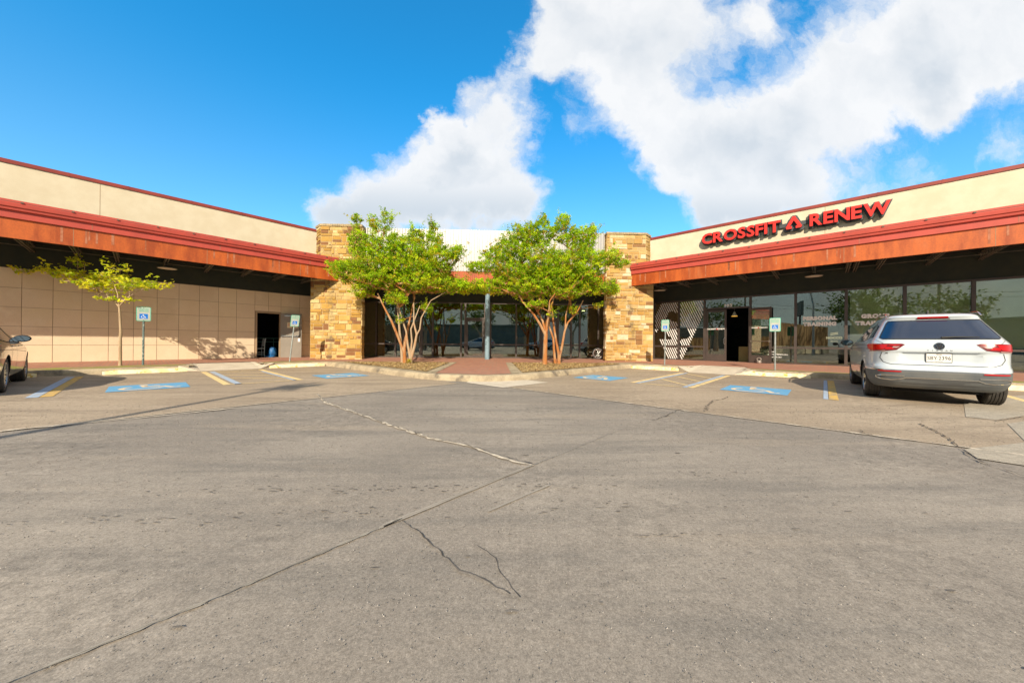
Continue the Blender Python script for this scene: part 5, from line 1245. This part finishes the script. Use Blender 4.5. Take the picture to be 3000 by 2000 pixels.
    rpatch('high_brake_lamp', B, [(-.20, 1.525), (-.19, 1.555), (.19, 1.555), (.20, 1.525)], m_taild if 0 else m_tail, root, .006)
    rpatch('lamp_surround', B, [(-.22, 1.505), (-.21, 1.523), (.21, 1.523), (.22, 1.505)], m_blk, root, .006)
    mb = MB(); mb.prism([(-.0, -1.45, 1.62), (-.0, -1.28, 1.625), (0, -1.42, 1.70)], (.02, 0, 0)); mb.build('antenna_fin', m_blk, root)
    rline('tailgate_seam', B, [(-.72, .90), (-.745, .80), (-.70, .72), (-.60, .685), (.60, .685), (.70, .72), (.745, .80), (.72, .90)], .009, m_seam, root, .003)
    for sg in (-1, 1): rline('tailgate_seam', B, [(sg*.70, 1.06), (sg*.80, 1.14)], .006, m_seam, root, .003)
    # plate
    yp = B.rear(0, .82, .012); mb = MB(); mb.box((-.158, yp-.006, .735), (.158, yp, .892)); pl = mb.build('licence_plate', mat('plate_frame', (.05, .05, .05), rough=.5), root)
    mb = MB(); mb.box((-.150, yp-.010, .742), (.150, yp-.006, .885)); pf = mb.build('plate_face', mat('plate_white', (.80, .80, .78), rough=.4), pl)
    if detail:
        for t, x, z, s_, o_ in (('TEXAS', 0, .862, .026, .0008), ('SBY', -.080, .782, .085, .0012), ('2396', .068, .782, .085, .0012), ('-', -.022, .788, .07, .001), ('The Lone Star State', 0, .750, .013, 0)):
            mb = text_mb(t, s_, lambda a, b, c: (x+a, yp-.0112, z+b), 0, o_*.5, 1.04, .84); mb.build('plate_text', m_seam, pf, recalc=False)
        # round emblem
        ye = B.rear(0, 1.02, .004); mb = MB(); mb.lathe([(0, -.008), (.062, -.008), (.066, 0), (0, 0)], 28, 'y', loc=(0, ye, 1.015)); em = mb.build('emblem', m_blk, root, smooth=40)
        mb = MB(); mb.lathe([(.055, -.011), (.064, -.011), (.064, -.007), (.055, -.007)], 32, 'y', loc=(0, ye, 1.015), closed=True)
        q = lambda a, b: (a*.054, ye-.012, 1.015+b*.054)
        for pts in ([(-.36, .93), (0, .08), (.36, .93)], [(-.82, .55), (-.36, -.72), (0, .05), (.36, -.72), (.82, .55)]): ribbon(mb, pts, .17, q)
        mb.build('emblem_mark', m_chrome, em)
        for i, ch in enumerate('TIGUAN'):
            mb = text_mb(ch, .030, lambda a, b, c: (-.1375+.055*i+a, ye-.004-.012, .934+b), 0, .0002, 1, 1.15); mb.build('model_lettering', m_seam, root, recalc=False)
        mb = text_mb('SE', .03, lambda a, b, c: (-.66+a, B.rear(-.66, .88, .006), .875+b), 0, .0012, 1.1, 1.2); mb.build('model_lettering', m_seam, root, recalc=False)
    mb = MB(); mb.box((-.55, -2.0, .20), (.55, 1.9, .27)); mb.tube([(.45, -2.1, .25), (.45, -1.6, .27)], .03, 8); mb.build('underbody', m_well, root)
    for x in (-.785, .785):
        for y in (-1.39, 1.40): wheel(root, x, y)
    return root
suv = make_suv(); suv.location = (9.115, 7.144, .004); suv.rotation_euler = (0, 0, -R(43.4)); suv.scale = (.925, 1, .998)
tag(suv, 'white SUV parked nose-in at the kerb, seen from behind', 'car', 'cars parked nose-in at the kerb')

# bronze sedan at the left edge -------------------------------------------
def make_sedan():
    lv = [(.20, .78, -2.25, 2.20, 6), (.28, .87, -2.33, 2.3, 6), (.36, .885, -2.38, 2.34, 6), (.50, .90, -2.42, 2.36, 6), (.66, .91, -2.42, 2.33, 6), (.76, .908, -2.40, 2.2, 5.5), (.84, .90, -2.36, 1.95, 5), (.89, .89, -2.32, 1.6, 4.8), (.93, .875, -2.28, 1.2, 4.8),
          (.96, .855, -2.1, 1.0, 5), (1.0, .83, -1.95, .88, 5), (1.12, .755, -1.68, .55, 5.5), (1.25, .685, -1.35, .18, 5.5), (1.34, .63, -1.08, -.05, 5), (1.385, .58, -.90, -.2, 4.5), (1.42, .48, -.75, -.35, 4), (1.435, .3, -.65, -.45, 3)]
    B = Body(lv); root = empty('parked_sedan', (0, 0, 0)); cen = [(sx*.88, y, .33) for sx in (-1, 1) for y in (-1.38, 1.40)]
    up = B.mesh(zs_of(lv, .02)).build('body', m_bronzep, root); arches(up, cen, .375, .91, m_well); finish_arch(up, [m_bronzep, m_well], cen, .375)
    for sg in (-1, 1):
        gl = spatch('side_glass', B, [(-1.60, 1.0), (-1.2, 1.23), (-.85, 1.325), (-.3, 1.345), (.0, 1.30), (.45, 1.12), (.78, .965), (0, .945), (-1.2, .955)], sg, m_cglass, root, .003, .05)
        for y0, y1 in ((-.32, -.36),): sline('pillar', B, [(y0, .94), (y1, 1.34)], .07, sg, m_blk, gl, .006)
        sline('window_trim', B, [(-1.62, .99), (-1.2, .943), (0, .933), (.80, .952)], .014, sg, m_blk, gl, .006)
        for pts in ([(-1.0, .93), (-1.0, .6), (-1.05, .24)], [(-.33, .93), (-.30, .24)], [(.78, .93), (.88, .7), (.80, .24)]): sline('door_seam', B, pts, .009, sg, m_seam, root)
        sline('crease', B, [(-2.0, .80), (-1.0, .79), (1.0, .72)], .008, sg, m_seam, root, .001)
        sline('chrome_strip', B, [(-.95, .27), (.95, .25)], .02, sg, m_chrome, root, .008)
        for y in (-.78, .02):
            mb = MB(); mb.tube([(sg*(B.side(y-.1, .86)), y-.1, .86), (sg*(B.side(y, .86)+.035), y-.05, .865), (sg*(B.side(y, .86)+.035), y+.06, .865), (sg*B.side(y+.11, .86), y+.11, .86)], .013, 8); mb.build('door_handle', m_chrome, root, smooth=60)
        door_mirror(root, sg, .58, 1.01, m_blk, .72)
    for sg in (-1, 1): rpatch('tail_lamp', B, [(sg*.35, .80), (sg*.84, .78), (sg*.86, .90), (sg*.4, .90)], m_tail, root, .006)
    rpatch('rear_window', B, [(-.66, 1.03), (-.56, 1.30), (.56, 1.30), (.66, 1.03)], m_cglass, root, .004)
    for x in (-.775, .775):
        for y in (-1.38, 1.40): wheel(root, x, y, .33, .22, 9, .225)
    return root
sed = make_sedan(); sed.location = (-10.84, 7.05, .004); sed.rotation_euler = (0, 0, R(48.2))
tag(sed, 'bronze sedan cut off by the left edge of the photo', 'car', 'cars parked nose-in at the kerb')
# ------------------------------------------------------------------ what stands behind the camera (seen in the glass, casts the long shadow)
# street lamp whose shadow crosses the lot
lp = empty('street_lamp', (-6.35, -5.2, 0)); tag(lp, 'tall slim lamp post behind the camera throwing the long shadow', 'street lamp')
mb = MB(); mb.tube([(0, 0, 0), (0, 0, 5), (.15, .9, 8.0)], [.11, .08, .05], 12); mb.build('pole', m_galv, lp, smooth=50)
mb = MB()
r_ = random.Random(4)
for i in range(90):
    a = r_.uniform(0, 6.28); l = r_.uniform(.25, .55); b = Vector((.12, .65, 7.55)); e = b+Vector((math.cos(a)*l, math.sin(a)*l*.6, r_.uniform(-.25, .35)*1.4)); mb.tube([b, e], [.03, .012], 4)
mb.build('head', m_galv, lp)
pal_d = [(.05, .09, .02), (.07, .12, .025), (.035, .07, .018), (.09, .14, .03)]
def far_tree(x, y, s, seed, label):
    st = [(0, [(0, 0, -.05, .3), (0, 0, 1.2, .22), (.1, 0, 2.2, .18)]), (0, [(.1, 0, 2, .14), (-.8, .2, 3.4, .08)]), (0, [(.1, 0, 2.1, .14), (.9, -.1, 3.6, .08)])]
    r = random.Random(seed); bl = [(0, 4.3, 2.2, 1.3)]+[(r.uniform(-2.2, 2.2), r.uniform(3.2, 5.6), r.uniform(.7, 1.3), r.uniform(.5, .9), 1.2, r.uniform(-1.6, 1.6)) for _ in range(7)]
    t = tree('shade_tree', (x, y, 0), st, bl, 8, .13, pal_d, (m_barkP, m_barkP), label, 'tree', seed, clump=(.4, .8), perclump=40, twig=.01, group='shade trees across the lot'); t.scale = (s, s, s)
for i, (x, y, s, lb) in enumerate(((-11, -17, 1.2, 'shade tree behind the left end of the wooden fence'), (-2.5, -14, 1.0, 'shade tree across the lot straight behind the camera'), (4.5, -20, 1.15, 'shade tree across the lot to the right of the camera'), (-24, -7, 1.25, 'shade tree at the far left corner of the lot'), (-27, 3, 1.1, 'shade tree past the far end of the left wing'), (13, -24, 1.3, 'farthest shade tree across the lot'), (-19, -24, 1.4, 'tall shade tree beyond the fence'))):
    far_tree(x, y, s, 60+i, lb)
def fence(a, b, h, z0, label):
    a = Vector(a); b = Vector(b); n = int((b-a).length/.14); t = (b-a).normalized(); nn = Vector((-t.y, t.x)); r = random.Random(2)
    root = empty('wooden_fence', (a.x, a.y, 0)); tag(root, label, 'fence'); o_ = Vector((a.x, a.y))
    mb = MB(); mb.color((1, 1, 1))
    for i in range(n):
        p = t*(i*.14); q = r.uniform(.75, 1.15); mb.color((q, q*.95, q*.88)); z1 = z0+h+r.uniform(-.04, .04)
        mb.prism([(p.x, p.y, z0), (p.x+t.x*.13, p.y+t.y*.13, z0), (p.x+t.x*.13+nn.x*.02, p.y+t.y*.13+nn.y*.02, z0), (p.x+nn.x*.02, p.y+nn.y*.02, z0)], (0, 0, z1-z0))
    mb.build('board_panel', mat('fence_wood', (.55, .37, .18), (.38, .26, .14), scale=3, rough=.9, attr='Col', stretch=(1, 1, .15)), root)
    mb = MB(); e = t*(b-a).length; mb.prism([(-nn.x*.1, -nn.y*.1, 0), (e.x-nn.x*.1, e.y-nn.y*.1, 0), (e.x+nn.x*.12, e.y+nn.y*.12, 0), (nn.x*.12, nn.y*.12, 0)], (0, 0, z0)); mb.build('base_wall', m_stucco, root)
fence((-8.5, -3.0), (-17.5, -18), 2.5, .9, 'tall wooden board fence on a cream base wall, mirrored in the gym windows')
fence((-19.5, 8.5), (-27, -8), 1.9, .1, 'low wooden board fence past the end of the left wing')
for i, (x, y) in enumerate(((-7.6, -4.6), (-8.7, -6.6), (-9.9, -8.8), (-11, -10.7))):
    t = empty('patio_table', (x, y, 0)); tag(t, ['patio table nearest the camera end of the fence', 'second patio table along the fence', 'third patio table along the fence', 'patio table at the far end of the fence'][i], 'table', 'dark metal tables along the fence')
    mb = MB(); mb.lathe([(0, .72), (.4, .72), (.4, .75), (0, .75)], 16); mb.build('tabletop', m_blk, t)
    mb = MB(); mb.tube([(0, 0, 0), (0, 0, .72)], .035, 8); mb.tube([(-.3, 0, .02), (.3, 0, .02)], .02, 6); mb.tube([(0, -.3, .02), (0, .3, .02)], .02, 6); mb.build('pedestal', m_blk, t)
# utility poles with wires
m_wood = mat('pole_wood', (.22, .16, .11), rough=.9)
PO = [(-33, 14), (-26, -13), (-12, -26), (6, -32), (26, -36)]
for i, (x, y) in enumerate(PO):
    t = empty('utility_pole', (x, y, 0)); tag(t, ['utility pole beyond the left wing', 'utility pole behind the fence', 'utility pole behind the shade trees', 'utility pole straight across the lot', 'utility pole at the far right of the lot'][i], 'utility pole', 'utility poles along the street')
    mb = MB(); mb.tube([(0, 0, 0), (0, 0, 10.5)], [.17, .11], 10); mb.build('pole', m_wood, t)
    mb = MB(); mb.box((-.06, -1.1, 9.8), (.06, 1.1, 9.92)); mb.build('crossarm', m_wood, t)
mb = MB()
for (x0, y0), (x1, y1) in zip(PO[:-1], PO[1:]):
    for off, z in ((-1, 9.95), (0, 9.95), (1, 9.95), (0, 7.6), (0, 7.1)):
        mb.tube([(x0+(x1-x0)*k/12, y0+off*.9+(y1-y0)*k/12, z-1.1*4*(k/12)*(1-k/12)) for k in range(13)], .02, 4)
o = mb.build('overhead_wires', m_blk); tag(o, 'black overhead wires strung between the utility poles', 'wires')
# roadside sign
sg_ = empty('roadside_sign', (-19.0, -15.5, 0), R(35)); tag(sg_, 'dark rectangular board on a single pole beyond the fence', 'roadside sign')
mb = MB(); mb.tube([(0, 0, 0), (0, 0, 5.2)], .12, 10); mb.build('pole', m_blk, sg_)
mb = MB(); mb.box((-1.7, -.15, 5.0), (1.7, .15, 6.9)); mb.build('board', mat('dull_board', (.12, .13, .11), rough=.6), sg_, bevel=.03)
# distant parked cars
for x, y, a, lb in ((-2.6, -9.6, 95, 'white SUV standing across the lot behind the camera'), (6.5, -15.5, 80, 'grey SUV standing farther across the lot behind the camera')):
    c = copy_tree(suv); c.location = (x, y, 0); c.rotation_euler = (0, 0, R(a)); tag(c, lb, 'car', 'cars across the lot')
# low building across the street
mb = MB(); mb.box((-45, -62, 0), (10, -50, 5.0)); mb.box((-45.3, -62.3, 5.0), (10.3, -49.7, 5.4)); mb.box((-60, -40, 0), (-48, 10, 4.6)); o = mb.build('street_building', mat('dull_render', (.20, .19, .15), (.15, .145, .12), scale=1, rough=.9)); tag(o, 'long low olive-grey building across the street', 'building')
bpy.context.view_layer.update()
